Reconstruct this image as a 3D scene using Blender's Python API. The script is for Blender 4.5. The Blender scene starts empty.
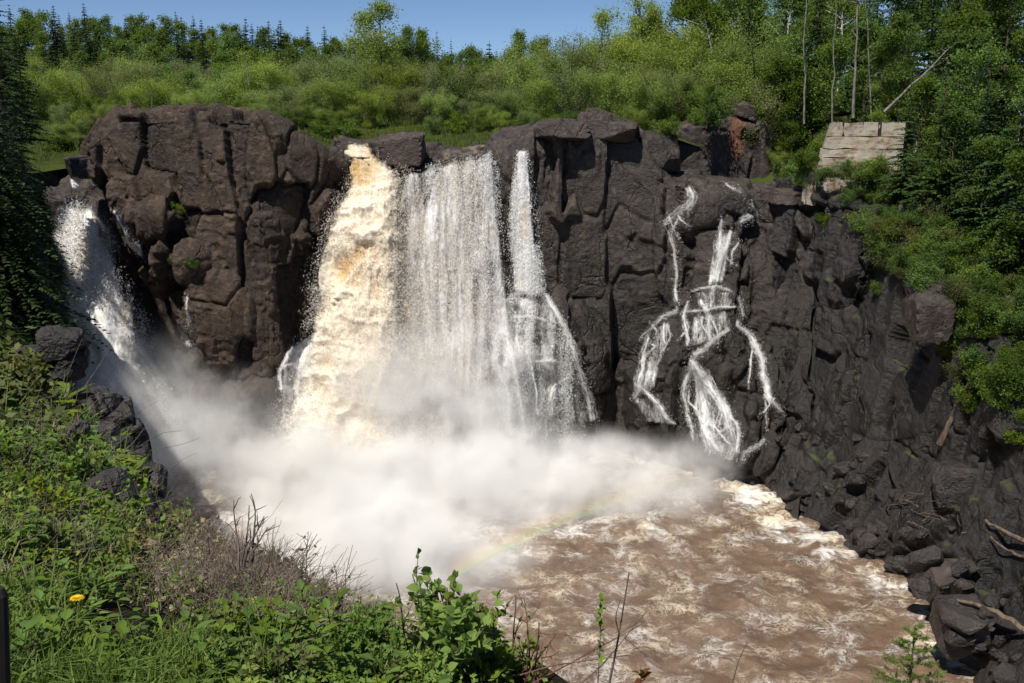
import bpy, math, random
import numpy as np
from mathutils import Vector
from mathutils.bvhtree import BVHTree
R = math.radians
random.seed(7)
sc = bpy.context.scene
COL = sc.collection

# ------------------------------------------------------------------ camera, sky, sun, exposure
FPX = 1024.0
PITCH = R(11.9)
EYE = np.array([0.0, 0.0, 36.0])
cam_d = bpy.data.cameras.new('camera')
cam_d.sensor_width = 36.0; cam_d.lens = 36.0
cam_d.clip_start = 0.05; cam_d.clip_end = 20000
cam = bpy.data.objects.new('camera', cam_d); COL.objects.link(cam)
cam.location = EYE; cam.rotation_euler = (R(90) - PITCH, 0, 0)
sc.camera = cam

SUN_EL, SUN_AZ = 57.0, 211.0            # azimuth clockwise from +Y
SUN = np.array([math.sin(R(SUN_AZ)) * math.cos(R(SUN_EL)), math.cos(R(SUN_AZ)) * math.cos(R(SUN_EL)), math.sin(R(SUN_EL))])
world = bpy.data.worlds.new('World'); sc.world = world; world.use_nodes = True
wn = world.node_tree.nodes; wl = world.node_tree.links
sky = wn.new('ShaderNodeTexSky'); sky.sky_type = 'NISHITA'; sky.sun_disc = False
sky.sun_elevation = R(SUN_EL); sky.sun_rotation = R(SUN_AZ)
sky.air_density = 0.55; sky.dust_density = 0.0; sky.ozone_density = 4.0; sky.altitude = 300
wn['Background'].inputs[1].default_value = 0.085
wl.new(sky.outputs[0], wn['Background'].inputs[0])
sun_d = bpy.data.lights.new('sun', 'SUN'); sun_d.energy = 5.0; sun_d.angle = R(0.53); sun_d.color = (1.0, 0.955, 0.88)
sun = bpy.data.objects.new('sun', sun_d); COL.objects.link(sun)
sun.rotation_euler = Vector(-SUN).to_track_quat('-Z', 'Y').to_euler(); sun.location = (-40, -60, 120)
sc.view_settings.view_transform = 'Standard'; sc.view_settings.look = 'None'
sc.view_settings.exposure = 0.2; sc.view_settings.gamma = 1.0; sc.view_settings.use_curve_mapping = False
sc.render.engine = 'CYCLES'
cy = sc.cycles
cy.max_bounces = 9; cy.diffuse_bounces = 2; cy.glossy_bounces = 2; cy.transmission_bounces = 3
cy.transparent_max_bounces = 24; cy.volume_bounces = 4
cy.volume_step_rate = 1.0; cy.volume_max_steps = 128
cy.use_denoising = True; cy.denoiser = 'OPENIMAGEDENOISE'
cy.caustics_reflective = False; cy.caustics_refractive = False
cy.sample_clamp_indirect = 4.0

# ------------------------------------------------------------------ pixels and points
CP, SP = math.cos(PITCH), math.sin(PITCH)
def at(px, py, Y):
    """the point at distance Y ahead that the photograph shows at pixel px, py"""
    a, b = (px - 512.0) / FPX, (341.5 - py) / FPX
    d = np.array([a, CP + b * SP, -SP + b * CP])
    return EYE + d * (Y / d[1])
def wz(px, Y, z):
    """the point at distance Y and height z above pixel column px"""
    depth = Y * CP - (z - EYE[2]) * SP
    return np.array([(px - 512.0) / FPX * depth, Y, z])
def proj(P):
    d = np.asarray(P, float) - EYE
    dep = d[..., 1] * CP - d[..., 2] * SP
    v = d[..., 1] * SP + d[..., 2] * CP
    return 512 + FPX * d[..., 0] / dep, 341.5 - FPX * v / dep

# ------------------------------------------------------------------ numpy noise
def _h(i, j, k, s):
    n = (i.astype(np.int64) * 374761393 + j.astype(np.int64) * 668265263 + k.astype(np.int64) * 2147483647 + s * 1274126177) & 0xFFFFFFFF
    n = ((n ^ (n >> 13)) * 1274126177) & 0xFFFFFFFF
    n = ((n ^ (n >> 15)) * 2246822519) & 0xFFFFFFFF
    return ((n ^ (n >> 16)) & 0xFFFFFF) / float(0x1000000)
def vnoise(P, s=0):
    b = np.floor(P); f = P - b; f = f * f * (3 - 2 * f); b = b.astype(np.int64)
    i, j, k = b[..., 0], b[..., 1], b[..., 2]; x, y, z = f[..., 0], f[..., 1], f[..., 2]
    c = lambda a, bb, cc: _h(i + a, j + bb, k + cc, s)
    l = lambda p, q, t: p + (q - p) * t
    return l(l(l(c(0,0,0), c(1,0,0), x), l(c(0,1,0), c(1,1,0), x), y), l(l(c(0,0,1), c(1,0,1), x), l(c(0,1,1), c(1,1,1), x), y), z)
def fbm(P, o=4, s=0, g=0.5):
    t = 0; a = 1; n = 0
    for q in range(o):
        t = t + a * vnoise(P * 2.0 ** q + q * 17.3, s + q); n += a; a *= g
    return t / n
def blocks(P, s=0, cheb=0.75):
    """jointed rock: nearest cell of a jittered grid, as (height of the cell, tilt inside it, distance to the joint)"""
    b = np.floor(P).astype(np.int64)
    F1 = np.full(P.shape[:-1], 9.0); F2 = F1.copy(); H = np.zeros_like(F1); T = np.zeros_like(F1)
    for a in (-1, 0, 1):
        for c in (-1, 0, 1):
            for e in (-1, 0, 1):
                i, j, k = b[..., 0] + a, b[..., 1] + c, b[..., 2] + e
                dx = P[..., 0] - (i + .5 + .75 * (_h(i, j, k, s) - .5))
                dy = P[..., 1] - (j + .5 + .75 * (_h(i, j, k, s + 1) - .5))
                dz = P[..., 2] - (k + .5 + .75 * (_h(i, j, k, s + 2) - .5))
                d = cheb * np.maximum(np.maximum(abs(dx), abs(dy)), abs(dz)) + (1 - cheb) * np.sqrt(dx * dx + dy * dy + dz * dz)
                h = _h(i, j, k, s + 3)
                t = dx * (_h(i, j, k, s + 4) - .5) + dz * (_h(i, j, k, s + 5) - .5) + dy * (_h(i, j, k, s + 6) - .5)
                m = d < F1
                F2 = np.where(m, F1, np.minimum(F2, d)); H = np.where(m, h, H); T = np.where(m, t, T); F1 = np.where(m, d, F1)
    return H, T, F2 - F1

# ------------------------------------------------------------------ objects
def put(o, label=None, cat=None, group=None, kind=None, parent=None):
    if o.name not in COL.objects: COL.objects.link(o)
    if label: o['label'] = label
    if cat: o['category'] = cat
    if group: o['group'] = group
    if kind: o['kind'] = kind
    if parent is not None: o.parent = parent
    return o
def empty(name, loc, rz=0.0, **k):
    o = bpy.data.objects.new(name, None); o.location = loc; o.rotation_euler = (0, 0, rz); o.empty_display_size = .3
    return put(o, **k)
class MB:
    """collects vertices and faces of one mesh"""
    def __init__(s): s.V = []; s.F = []; s.n = 0; s.U = []
    def add(s, V, F, uv=None, m=0):
        V = np.asarray(V, float).reshape(-1, 3); F = np.asarray(F, np.int64)
        s.V.append(V); s.F.append((F + s.n, m)); s.n += len(V)
        s.U.append(np.zeros((len(V), 2)) if uv is None else np.asarray(uv, float).reshape(-1, 2))
        return s
    def tube(s, pts, rad, n=6, m=0, cap=True):
        pts = np.asarray(pts, float); k = len(pts)
        rad = np.full(k, rad) if np.isscalar(rad) else np.asarray(rad, float)
        t = np.gradient(pts, axis=0); t /= np.linalg.norm(t, axis=1)[:, None] + 1e-9
        up = np.array([0, 0, 1.0]) if abs(t[0, 2]) < .9 else np.array([1.0, 0, 0])
        a = np.cross(t, up); a /= np.linalg.norm(a, axis=1)[:, None] + 1e-9; b = np.cross(t, a)
        th = np.linspace(0, 2 * math.pi, n, endpoint=False)
        V = pts[:, None] + rad[:, None, None] * (a[:, None] * np.cos(th)[None, :, None] + b[:, None] * np.sin(th)[None, :, None])
        i = np.arange(k - 1)[:, None] * n; j = np.arange(n)[None]
        F = np.stack([i + j, i + n + j, i + n + (j + 1) % n, i + (j + 1) % n], -1).reshape(-1, 4)
        s.add(V, F, m=m)
        if cap:
            for e in (0, k - 1):
                base = s.n - k * n + e * n
                s.F.append((np.arange(base, base + n)[None], m))
        return s
    def leaves(s, C, A, B, m=0, fold=0.0):
        """diamond leaves: centres C, half-length vectors A, half-width vectors B"""
        N = len(C)
        V = np.stack([C - A, C + B - A * .1, C + A, C - B - A * .1], 1)
        s.add(V, np.arange(4 * N).reshape(N, 4), m=m); return s
    def build(s, name, mats, smooth=False, parent=None, uv=False, **k):
        me = bpy.data.meshes.new(name)
        V = np.concatenate(s.V); me.vertices.add(len(V)); me.vertices.foreach_set('co', V.astype(np.float32).ravel())
        tot = np.concatenate([np.full(len(F), F.shape[1]) for F, m in s.F]); idx = np.concatenate([F.ravel() for F, m in s.F])
        me.loops.add(len(idx)); me.loops.foreach_set('vertex_index', idx.astype(np.int32))
        me.polygons.add(len(tot)); me.polygons.foreach_set('loop_start', (np.cumsum(tot) - tot).astype(np.int32))
        me.polygons.foreach_set('material_index', np.concatenate([np.full(len(F), m) for F, m in s.F]).astype(np.int32))
        me.polygons.foreach_set('use_smooth', np.full(len(tot), smooth))
        if uv:
            U = np.concatenate(s.U); l = me.uv_layers.new(name='uv'); l.data.foreach_set('uv', U[idx].astype(np.float32).ravel())
        for mt in (mats if isinstance(mats, (list, tuple)) else [mats]): me.materials.append(mt)
        me.update(calc_edges=True); me.validate()
        o = bpy.data.objects.new(name, me)
        return put(o, parent=parent, **k)
def grid_faces(nu, nv):
    i = np.arange(nu - 1)[:, None] * nv; j = np.arange(nv - 1)[None]
    return np.stack([i + j, i + nv + j, i + nv + j + 1, i + j + 1], -1).reshape(-1, 4)
def copy_tree(o, parent=None):
    c = o.copy(); COL.objects.link(c)
    if parent is not None: c.parent = parent
    for ch in list(o.children): copy_tree(ch, c)
    return c
def unit(v): v = np.asarray(v, float); return v / (np.linalg.norm(v, axis=-1, keepdims=True) + 1e-9)
rng = np.random.default_rng(11)

# ------------------------------------------------------------------ materials
class N:
    """a little node-graph writer"""
    def __init__(s, name):
        s.m = bpy.data.materials.new(name); s.m.use_nodes = True; s.t = s.m.node_tree; s.t.nodes.clear()
        s.out = s.t.nodes.new('ShaderNodeOutputMaterial')
    def n(s, typ, ins=None, **k):
        x = s.t.nodes.new(typ)
        for a, b in k.items(): setattr(x, a, b)
        for a, b in (ins or {}).items():
            if hasattr(b, 'is_output'): s.t.links.new(b, x.inputs[a])
            else: x.inputs[a].default_value = b
        return x
    def math(s, op, a, b=0.0, c=0.0, clamp=False):
        return s.n('ShaderNodeMath', {0: a, 1: b, 2: c}, operation=op, use_clamp=clamp).outputs[0]
    def vec(s, op, a, b=(0, 0, 0)):
        x = s.n('ShaderNodeVectorMath', {0: a, 1: b}, operation=op); return x.outputs['Value'] if op in ('LENGTH', 'DOT_PRODUCT', 'DISTANCE') else x.outputs[0]
    def noise(s, co, scale, detail=3.0, rough=.55, dist=0.0, color=False):
        return s.n('ShaderNodeTexNoise', {'Vector': co, 'Scale': scale, 'Detail': detail, 'Roughness': rough, 'Distortion': dist}).outputs['Color' if color else 'Fac']
    def ramp(s, f, lo, hi, a=0.0, b=1.0, smooth=True):
        return s.n('ShaderNodeMapRange', {0: f, 1: lo, 2: hi, 3: a, 4: b}, interpolation_type='SMOOTHSTEP' if smooth else 'LINEAR').outputs[0]
    def mix(s, f, a, b, mode='MIX'):
        col = lambda c: c if hasattr(c, 'is_output') else (*c, 1.0) if len(c) == 3 else c
        x = s.n('ShaderNodeMix', data_type='RGBA', blend_type=mode, clamp_factor=True)
        for k, v in ((0, f), (6, col(a)), (7, col(b))):
            if hasattr(v, 'is_output'): s.t.links.new(v, x.inputs[k])
            else: x.inputs[k].default_value = v
        return x.outputs[2]
    def pos(s): return s.n('ShaderNodeNewGeometry').outputs['Position']
    def obj(s): return s.n('ShaderNodeTexCoord').outputs['Object']
    def uv(s): return s.n('ShaderNodeTexCoord').outputs['UV']
    def scale(s, v, xyz, rot=(0, 0, 0)): return s.n('ShaderNodeMapping', {'Vector': v, 'Scale': xyz, 'Rotation': rot}).outputs[0]
    def bump(s, h, strength, dist): return s.n('ShaderNodeBump', {'Height': h, 'Strength': strength, 'Distance': dist}).outputs[0]
    def surf(s, sh): s.t.links.new(sh, s.out.inputs['Surface']); return s.m
    def bsdf(s, col, rough=.8, normal=None, spec=.3, alpha=None, **k):
        i = {'Base Color': col if hasattr(col, 'is_output') else (*col, 1.0), 'Roughness': rough, 'Specular IOR Level': spec}
        if normal is not None: i['Normal'] = normal
        if alpha is not None: i['Alpha'] = alpha
        i.update(k); return s.n('ShaderNodeBsdfPrincipled', i).outputs[0]

def rock_mat(name, dark, mid, light, rough=.7, spec=.35, streak=.5, stain=None, moss=None, wetline=None):
    m = N(name); p = m.pos()
    a = m.noise(p, .35, 5, .6); b = m.noise(p, 1.7, 5, .65); c = m.noise(p, 9.0, 3, .6)
    col = m.mix(m.ramp(a, .35, .66), dark, mid)
    col = m.mix(m.ramp(b, .48, .75, 0, .8), col, light)
    st = m.noise(m.scale(p, (1.0, 1.0, .06)), .9, 4, .6)
    col = m.mix(m.ramp(st, .5, .68, 0, streak), col, tuple(x * .45 for x in dark))
    st2 = m.noise(m.scale(p, (1.0, 1.0, .05)), 1.9, 3, .6)
    col = m.mix(m.ramp(st2, .62, .75, 0, streak * .5), col, tuple(min(1, x * 1.5) for x in light))
    col = m.mix(m.ramp(c, .3, .75, .0, .35), col, m.mix(.5, dark, light))
    if wetline:                                                                # algae-dark rock in the splash zone, dry brown above
        zz = m.math('ADD', m.n('ShaderNodeSeparateXYZ', {0: p}).outputs[2], m.math('MULTIPLY', m.math('SUBTRACT', a, .5), 26.0))
        col = m.mix(m.ramp(zz, wetline[0], wetline[1]), m.mix(.62, col, (.016, .0145, .012)), col)
    if stain:
        for (c0, r, sc_) in stain:
            d = m.vec('LENGTH', m.vec('DIVIDE', m.vec('SUBTRACT', p, tuple(c0)), tuple(r)))
            f = m.ramp(m.math('ADD', d, m.math('MULTIPLY', m.math('SUBTRACT', b, .5), 1.3)), 1.0, .45, 0, .75)
            col = m.mix(f, col, sc_)
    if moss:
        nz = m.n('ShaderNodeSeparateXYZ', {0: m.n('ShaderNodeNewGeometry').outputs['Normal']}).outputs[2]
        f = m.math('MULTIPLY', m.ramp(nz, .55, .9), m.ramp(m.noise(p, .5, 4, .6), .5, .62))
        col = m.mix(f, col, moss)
    bk = m.n('ShaderNodeAttribute', attribute_name='blk').outputs['Fac']
    col = m.n('ShaderNodeHueSaturation', {'Color': col, 'Value': m.ramp(bk, 0, 1, .62, 1.45, False), 'Saturation': m.ramp(bk, 0, 1, .8, 1.1, False)}).outputs[0]
    h = m.math('ADD', m.noise(p, 2.2, 6, .68), m.math('MULTIPLY', c, .3))
    cp = m.vec('ADD', p, m.vec('MULTIPLY', m.n('ShaderNodeTexNoise', {'Vector': p, 'Scale': .8, 'Detail': 3.0}).outputs['Color'], (.9, .9, .9)))
    cm = m.ramp(m.noise(p, .27, 3, .6), .50, .62)
    for sc_, dp in ((.42, .55), (1.1, .22)):                                    # fine joints and chipped corners
        vo = m.n('ShaderNodeTexVoronoi', {'Vector': m.scale(cp, (1.0, 1.0, .62), (.1, .25, .3)), 'Scale': sc_}, feature='DISTANCE_TO_EDGE').outputs['Distance']
        h = m.math('SUBTRACT', h, m.math('MULTIPLY', m.ramp(vo, .04, .0, 0, dp), cm))
    rg = m.ramp(a, .3, .7, rough - .18, min(1, rough + .12))
    return m.surf(m.bsdf(col, rg, m.bump(h, .9, .35), spec))

def leaf_mat(name, a, b, tr=.35, nscale=.5, rough=.6, spread=.25):
    m = N(name); oi = m.n('ShaderNodeObjectInfo').outputs['Random']
    f = m.noise(m.pos(), nscale, 3, .6)
    f = m.ramp(f, .3, .7)
    col = m.mix(f, a, b)
    g = m.n('ShaderNodeHueSaturation', {'Color': col, 'Hue': m.ramp(oi, 0, 1, .5 - .012, .5 + .022, False), 'Saturation': m.ramp(oi, 0, 1, 1.05, .85, False), 'Value': m.ramp(m.math('FRACT', m.math('MULTIPLY', oi, 7.31)), 0, 1, 1 - spread, 1 + spread, False)}).outputs[0]
    d = m.bsdf(g, rough, spec=.18)
    t = m.n('ShaderNodeBsdfTranslucent', {'Color': m.mix(.35, g, (.35, .45, .02), 'MIX')}).outputs[0]
    return m.surf(m.n('ShaderNodeMixShader', {0: tr, 1: d, 2: t}).outputs[0])
def bark_mat(name, a, b, sc_=4.0):
    m = N(name); p = m.obj(); f = m.noise(m.scale(p, (1, 1, .3)), sc_, 4, .6)
    return m.surf(m.bsdf(m.mix(m.ramp(f, .35, .65), a, b), .85, m.bump(f, .6, .05)))
# ------------------------------------------------------------------ rock and ground
M_ROCK = rock_mat('basalt_brown', (.025, .0175, .013), (.064, .044, .031), (.14, .10, .073), .72, .3, .55, moss=None)
ORANGE = at(738, 137, 118)
M_TIER = rock_mat('basalt_stained', (.035, .028, .026), (.075, .057, .048), (.16, .13, .115), .75, .3, .6,
                  stain=[(ORANGE, (1.3, 4, 3.0), (.21, .075, .030))])
M_WET = rock_mat('basalt_wet', (.020, .0155, .0125), (.050, .037, .029), (.125, .098, .079), .52, .5, .65, wetline=(13.0, 27.0))
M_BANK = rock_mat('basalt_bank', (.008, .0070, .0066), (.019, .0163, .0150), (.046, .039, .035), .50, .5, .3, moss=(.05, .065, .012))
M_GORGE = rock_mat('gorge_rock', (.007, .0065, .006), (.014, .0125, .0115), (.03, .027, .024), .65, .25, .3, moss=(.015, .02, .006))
M_BOULD = rock_mat('boulder_rock', (.04, .031, .026), (.08, .060, .05), (.16, .125, .105), .75, .3, .2)
M_BOULDW = rock_mat('boulder_wet', (.018, .015, .014), (.042, .035, .032), (.09, .077, .07), .42, .5, .15)
M_NEARROCK = rock_mat('boulder_near', (.022, .020, .019), (.05, .045, .042), (.11, .10, .095), .7, .3, .1)

def resample(cols, step):
    C = np.array(cols, float); nc, K, _ = C.shape
    du = np.linalg.norm(np.diff(C, axis=0), axis=2).mean(1); dv = np.linalg.norm(np.diff(C, axis=1), axis=2).mean(0)
    su = np.concatenate([[0], np.cumsum(du)]); sv = np.concatenate([[0], np.cumsum(dv)])
    nu, nv = max(4, int(su[-1] / step)), max(4, int(sv[-1] / step))
    tu, tv = np.linspace(0, su[-1], nu), np.linspace(0, sv[-1], nv)
    A = np.stack([[np.interp(tu, su, C[:, k, a]) for k in range(K)] for a in range(3)], -1)   # K,nu,3
    G = np.stack([[np.interp(tv, sv, A[:, i, a]) for i in range(nu)] for a in range(3)], -1)   # nu,nv,3
    return G
def blur(G, k):
    for ax in (0, 1):
        for _ in range(3):
            pad = [(0, 0)] * 3; pad[ax] = (k, k)
            c = np.cumsum(np.concatenate([np.zeros_like(np.take(G, [0], ax)), np.pad(G, pad, 'reflect', reflect_type='odd')], ax), ax)
            n = G.shape[ax]; w = 2 * k + 1
            G = (np.take(c, range(w, w + n), ax) - np.take(c, range(0, n), ax)) / w
    return G
def tent(A):
    for ax in (0, 1):
        B = np.pad(A, [(1, 1) if a == ax else (0, 0) for a in (0, 1)], 'edge'); n = A.shape[ax]
        A = .25 * np.take(B, range(0, n), ax) + .5 * A + .25 * np.take(B, range(2, n + 2), ax)
    return A
def normals(G):
    return unit(np.cross(np.gradient(G, axis=0), np.gradient(G, axis=1)))
SOLID = []            # (verts, faces) of everything water can run over
def rock_relief(P, amp, s, size, rot=.3, dip=.12, chip=.13):
    """relief and block tone of jointed basalt: big tilted faces, broken ledges, chips"""
    c, q = math.cos(rot), math.sin(rot)
    W = (np.stack([fbm(P * .12, 2, s + 40), fbm(P * .12, 2, s + 50), fbm(P * .12, 2, s + 60)], -1) - .5) * 1.5
    Q = P + W
    Q = np.stack([Q[..., 0] * c - Q[..., 1] * q, Q[..., 0] * q + Q[..., 1] * c, Q[..., 2] + dip * Q[..., 0]], -1)
    mk = np.clip((fbm(P * .13, 2, s + 80) - .42) * 7, 0, 1)                   # joints open only here and there
    H, T, D = blocks(Q / np.array([.85, .85, 1.9]) / size, s, 1.0)
    r = amp * (1.7 * (H - .5) + 1.7 * T - .6 * mk * np.exp(-(D / .035) ** 1.5)); tone = H * .5
    H, T, D = blocks(Q / np.array([1.0, 1.0, 1.25]) / (size * .43) + 5, s + 9, 1.0)
    mk2 = np.clip((fbm(P * .22, 2, s + 81) - .43) * 7, 0, 1)
    r += amp * .42 * (.25 + .75 * mk2) * (H - .5 + 1.5 * T); tone = tone + H * .3
    H, T, D = blocks(Q / np.array([1.1, 1.1, .95]) / (size * .17), s + 21, 1.0)
    r += amp * chip * (.15 + .85 * mk2) * (H - .5 + 1.8 * T); tone = tone + H * .2
    return r + amp * .10 * (fbm(P * .5, 4, s + 70) - .5), tone
def patch(name, cols, step, mat, amp=1.0, seed=1, size=3.6, soft=1.2, bumps=(), relax=1, dip=.12, chip=.13, solid=True, **k):
    G = blur(resample(cols, step), max(1, int(soft / step)))
    if bumps:
        x, y = proj(G)
        for (bx, by, rx, ry, dep, pw) in bumps:
            d = np.clip(1 - ((x - bx) / rx) ** 2 - ((y - by) / ry) ** 2, 0, 1) ** pw
            G = G + np.stack([0 * d, -dep * d, .25 * dep * d], -1)
    nrm = normals(G)
    rel, tone = rock_relief(G, amp, seed, size, dip=dip, chip=chip)
    for _ in range(relax): rel = tent(rel)
    G = G + nrm * rel[..., None]
    nu, nv, _ = G.shape; F = grid_faces(nu, nv)
    o = MB().add(G, F).build(name, mat, **k)
    a_ = o.data.attributes.new('blk', 'FLOAT', 'POINT'); a_.data.foreach_set('value', tone.astype(np.float32).ravel())
    if solid: SOLID.append((G.reshape(-1, 3), F))
    return o

# cliff behind the main fall and on round the pool to the right-hand bank
def col(base, *pts): return [wz(*base)] + [at(*p) for p in pts]
CLIFF = [
 col((285, 108, -2), (288, 400, 108), (292, 300, 108), (300, 210, 108), (330, 152, 108), (335, 143, 116)),
 col((340, 104, -2), (345, 400, 105), (348, 300, 106), (350, 210, 107), (352, 158, 107.5), (352, 142, 118)),
 col((400, 103, -2), (400, 400, 104), (400, 300, 105.5), (402, 210, 106.5), (405, 162, 107), (405, 142, 118)),
 col((470, 103, -2), (470, 400, 104.5), (470, 300, 105.8), (470, 210, 107), (472, 154, 107.5), (470, 140, 118)),
 col((512, 105, -2), (512, 400, 107), (510, 300, 107.5), (510, 210, 108), (512, 142, 108.5), (512, 134, 117)),
 col((575, 111, -2), (575, 400, 111), (575, 300, 110.5), (574, 210, 110), (572, 123, 110), (575, 121, 118)),
 col((640, 110, -2), (640, 400, 110.5), (640, 300, 110), (640, 220, 110.5), (640, 132, 111), (642, 128, 119)),
 col((668, 108, -2), (672, 400, 109), (672, 300, 109.5), (672, 230, 110), (670, 182, 110.5), (670, 176, 119)),
 col((720, 104, -2), (722, 400, 107), (725, 300, 109), (728, 240, 110), (735, 187, 110.5), (738, 182, 120)),
 col((765, 99, -2), (778, 420, 103), (778, 330, 106), (776, 250, 108), (776, 190, 109), (776, 184, 118)),
 col((798, 89, -2), (816, 430, 97), (812, 330, 103), (812, 260, 105), (812, 195, 107), (815, 172, 114)),
 col((852, 81.5, -2), (880, 440, 88), (862, 350, 95), (855, 260, 99), (850, 202, 101), (855, 174, 112)),
 col((905, 74.5, -2), (952, 470, 78), (928, 370, 84), (908, 300, 90), (892, 230, 95), (890, 172, 108)),
 col((950, 65, -2), (1010, 500, 69), (985, 400, 75), (965, 320, 80), (950, 240, 88), (960, 150, 105)),
 col((1000, 56, -2), (1085, 530, 62), (1060, 430, 67), (1040, 340, 73), (1030, 250, 83), (1040, 150, 102)),
 col((1080, 46, -2), (1200, 570, 54), (1170, 450, 60), (1140, 350, 67), (1130, 250, 80), (1150, 150, 100)),
]
BUMPS = [(545, 395, 62, 108, 4.6, .5), (502, 410, 34, 70, 2.0, .5), (300, 400, 26, 62, 3.0, .5),
         (712, 335, 36, 50, 2.6, .5), (690, 400, 64, 95, 4.2, .5), (745, 405, 40, 75, 3.0, .5),
         (725, 470, 60, 70, 2.5, .6), (722, 270, 34, 90, 1.6, .6), (670, 250, 20, 70, 1.0, .5),
         (840, 262, 30, 46, 2.4, .6), (890, 400, 60, 40, 2.0, .6), (700, 205, 22, 22, 1.5, .5)]
cliff = patch('cliff', CLIFF[:11], .17, M_WET, 1.1, 3, 5.2, 1.1, BUMPS, kind='structure',
              label='dark wet basalt cliff carrying the thin right-hand cascades')
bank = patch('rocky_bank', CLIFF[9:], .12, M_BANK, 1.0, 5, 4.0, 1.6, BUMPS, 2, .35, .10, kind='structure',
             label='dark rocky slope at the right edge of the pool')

BUTT = [
 col((188, 114, -2), (182, 340, 112), (142, 270, 111), (107, 215, 110), (88, 160, 109), (88, 157, 116)),
 col((192, 104, -2), (194, 385, 104), (168, 300, 104), (122, 220, 104), (88, 148, 104.4), (95, 143, 114)),
 col((220, 101, -2), (218, 380, 102), (202, 300, 102), (160, 215, 102.6), (124, 111, 104), (128, 111, 114)),
 col((252, 100, -2), (252, 385, 101), (238, 300, 101), (215, 210, 101.4), (180, 117, 103), (182, 117, 114)),
 col((287, 101.5, -2), (287, 390, 102), (275, 300, 102), (258, 210, 101.4), (240, 111, 103), (242, 111, 114)),
 col((300, 105, -2), (296, 385, 105), (288, 300, 104), (284, 220, 102.5), (276, 121, 103), (278, 119, 114)),
 col((303, 110, -2), (300, 370, 109), (302, 300, 108), (316, 232, 105.5), (316, 148, 104.2), (318, 145, 114)),
 col((308, 114, -2), (303, 360, 114), (310, 290, 113), (338, 212, 109), (346, 166, 106), (350, 156, 114)),
]
M_BUTT = M_ROCK
butt = patch('rock_buttress', BUTT, .12, M_BUTT, 1.0, 12, 4.6, .7,
             [(240, 395, 60, 16, 2.0, .6), (182, 262, 30, 22, 2.2, .5), (155, 222, 30, 22, 1.8, .5), (215, 320, 40, 50, 1.5, .6)], 1, .12, .19, kind='structure',
             label='brown blocky rock buttress standing between the left and main falls')
alc = patch('alcove_wall', [
 col((-120, 114, -2), (-120, 420, 114), (-118, 330, 114), (-115, 250, 114), (-110, 185, 114), (-110, 148, 126)),
 col((20, 113, -2), (20, 420, 113), (25, 330, 113), (30, 250, 113), (40, 197, 113), (45, 155, 124)),
 col((70, 112, -2), (72, 420, 112), (72, 330, 112), (72, 250, 111.5), (74, 198, 111.5), (74, 157, 123)),
 col((120, 110, -2), (120, 420, 110), (120, 330, 110), (112, 260, 110), (106, 205, 110), (104, 165, 120)),
 col((180, 109, -2), (175, 420, 109), (165, 340, 110), (150, 280, 111), (135, 240, 112), (130, 200, 120)),
 col((230, 110, -2), (230, 420, 111), (220, 340, 112), (200, 280, 113), (170, 240, 114), (160, 200, 121))],
 .3, M_WET, .9, 33, 3.2, 1.0, kind='structure', label='wet black rock wall behind the left fall')
A = [[np.array([-60, 30, -2.0]), np.array([-58, 29, 12.0]), np.array([-55, 28, 22.0]), np.array([-50, 28, 29.0]), np.array([-46, 28, 34.0]), np.array([-60, 40, 40.0])]]
for Y, q in ((27, 0), (33, 2), (42, 5), (58, 9), (80, 14), (112, 18)):
    A.append([wz(58 - q, Y, -2), wz(56 - q, Y, 10), wz(50 - q, Y, 19), wz(40 - q, Y, 26 - 3.0 * (50 < Y < 100)), wz(24 - q, Y, 33 - 5.0 * (50 < Y < 100)), wz(-70 - q, Y + 10, 40 - 6.0 * (50 < Y < 100))])
gorge = patch('gorge_wall', A, .3, M_GORGE, 1.0, 44, 3.0, .8, kind='structure', label='dark shaded gorge wall on the left')

# near bank that the photographer stands on
EDGE = [(-260, 300, 24), (-80, 318, 24), (0, 335, 22.5), (50, 378, 20), (80, 400, 17.5), (120, 440, 14.5), (152, 482, 12), (172, 522, 9.6), (240, 548, 7.6),
        (330, 596, 6), (372, 618, 5.2), (450, 655, 4.2), (520, 668, 3.7), (570, 700, 3.2), (700, 740, 2.9), (1000, 765, 2.8), (1400, 800, 2.8)]
G_ = []
for px, py, Y in EDGE:
    e = at(px, py, Y); p1 = 700 if py < 690 else py + 18
    n0 = at(px, p1, 2.66 if py < 690 else 2.45)
    ym = 2 / (1 / Y + 1 / n0[1])
    G_.append([np.array([(px - 512) / 1024 * 7, -2.5, 34.6]), n0, at(px, (py + p1) / 2, ym), e, wz(px, Y + .5, e[2] - 2.2), wz(px, Y + 1.6, e[2] - 16)])
NG = blur(resample(G_, .12), 3)
NG[..., 2] += .22 * (fbm(NG * .8, 4, 90) - .5) + .10 * (fbm(NG * 3, 3, 91) - .5)
m = N('soil'); p = m.pos(); f = m.noise(p, 1.6, 5, .65)
M_SOIL = m.surf(m.bsdf(m.mix(m.ramp(m.noise(p, 9, 4), .35, .65), m.mix(m.ramp(f, .4, .6), (.015, .011, .007), (.032, .023, .014)), (.022, .024, .009)), .95, m.bump(m.noise(p, 22, 5, .7), .8, .04), .1))
near = MB().add(NG, grid_faces(*NG.shape[:2])).build('near_bank', M_SOIL, kind='structure', label='grassy near bank dropping to the gorge')
NEAR_BVH = BVHTree.FromPolygons(NG.reshape(-1, 3).tolist(), grid_faces(*NG.shape[:2]).tolist())

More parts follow.
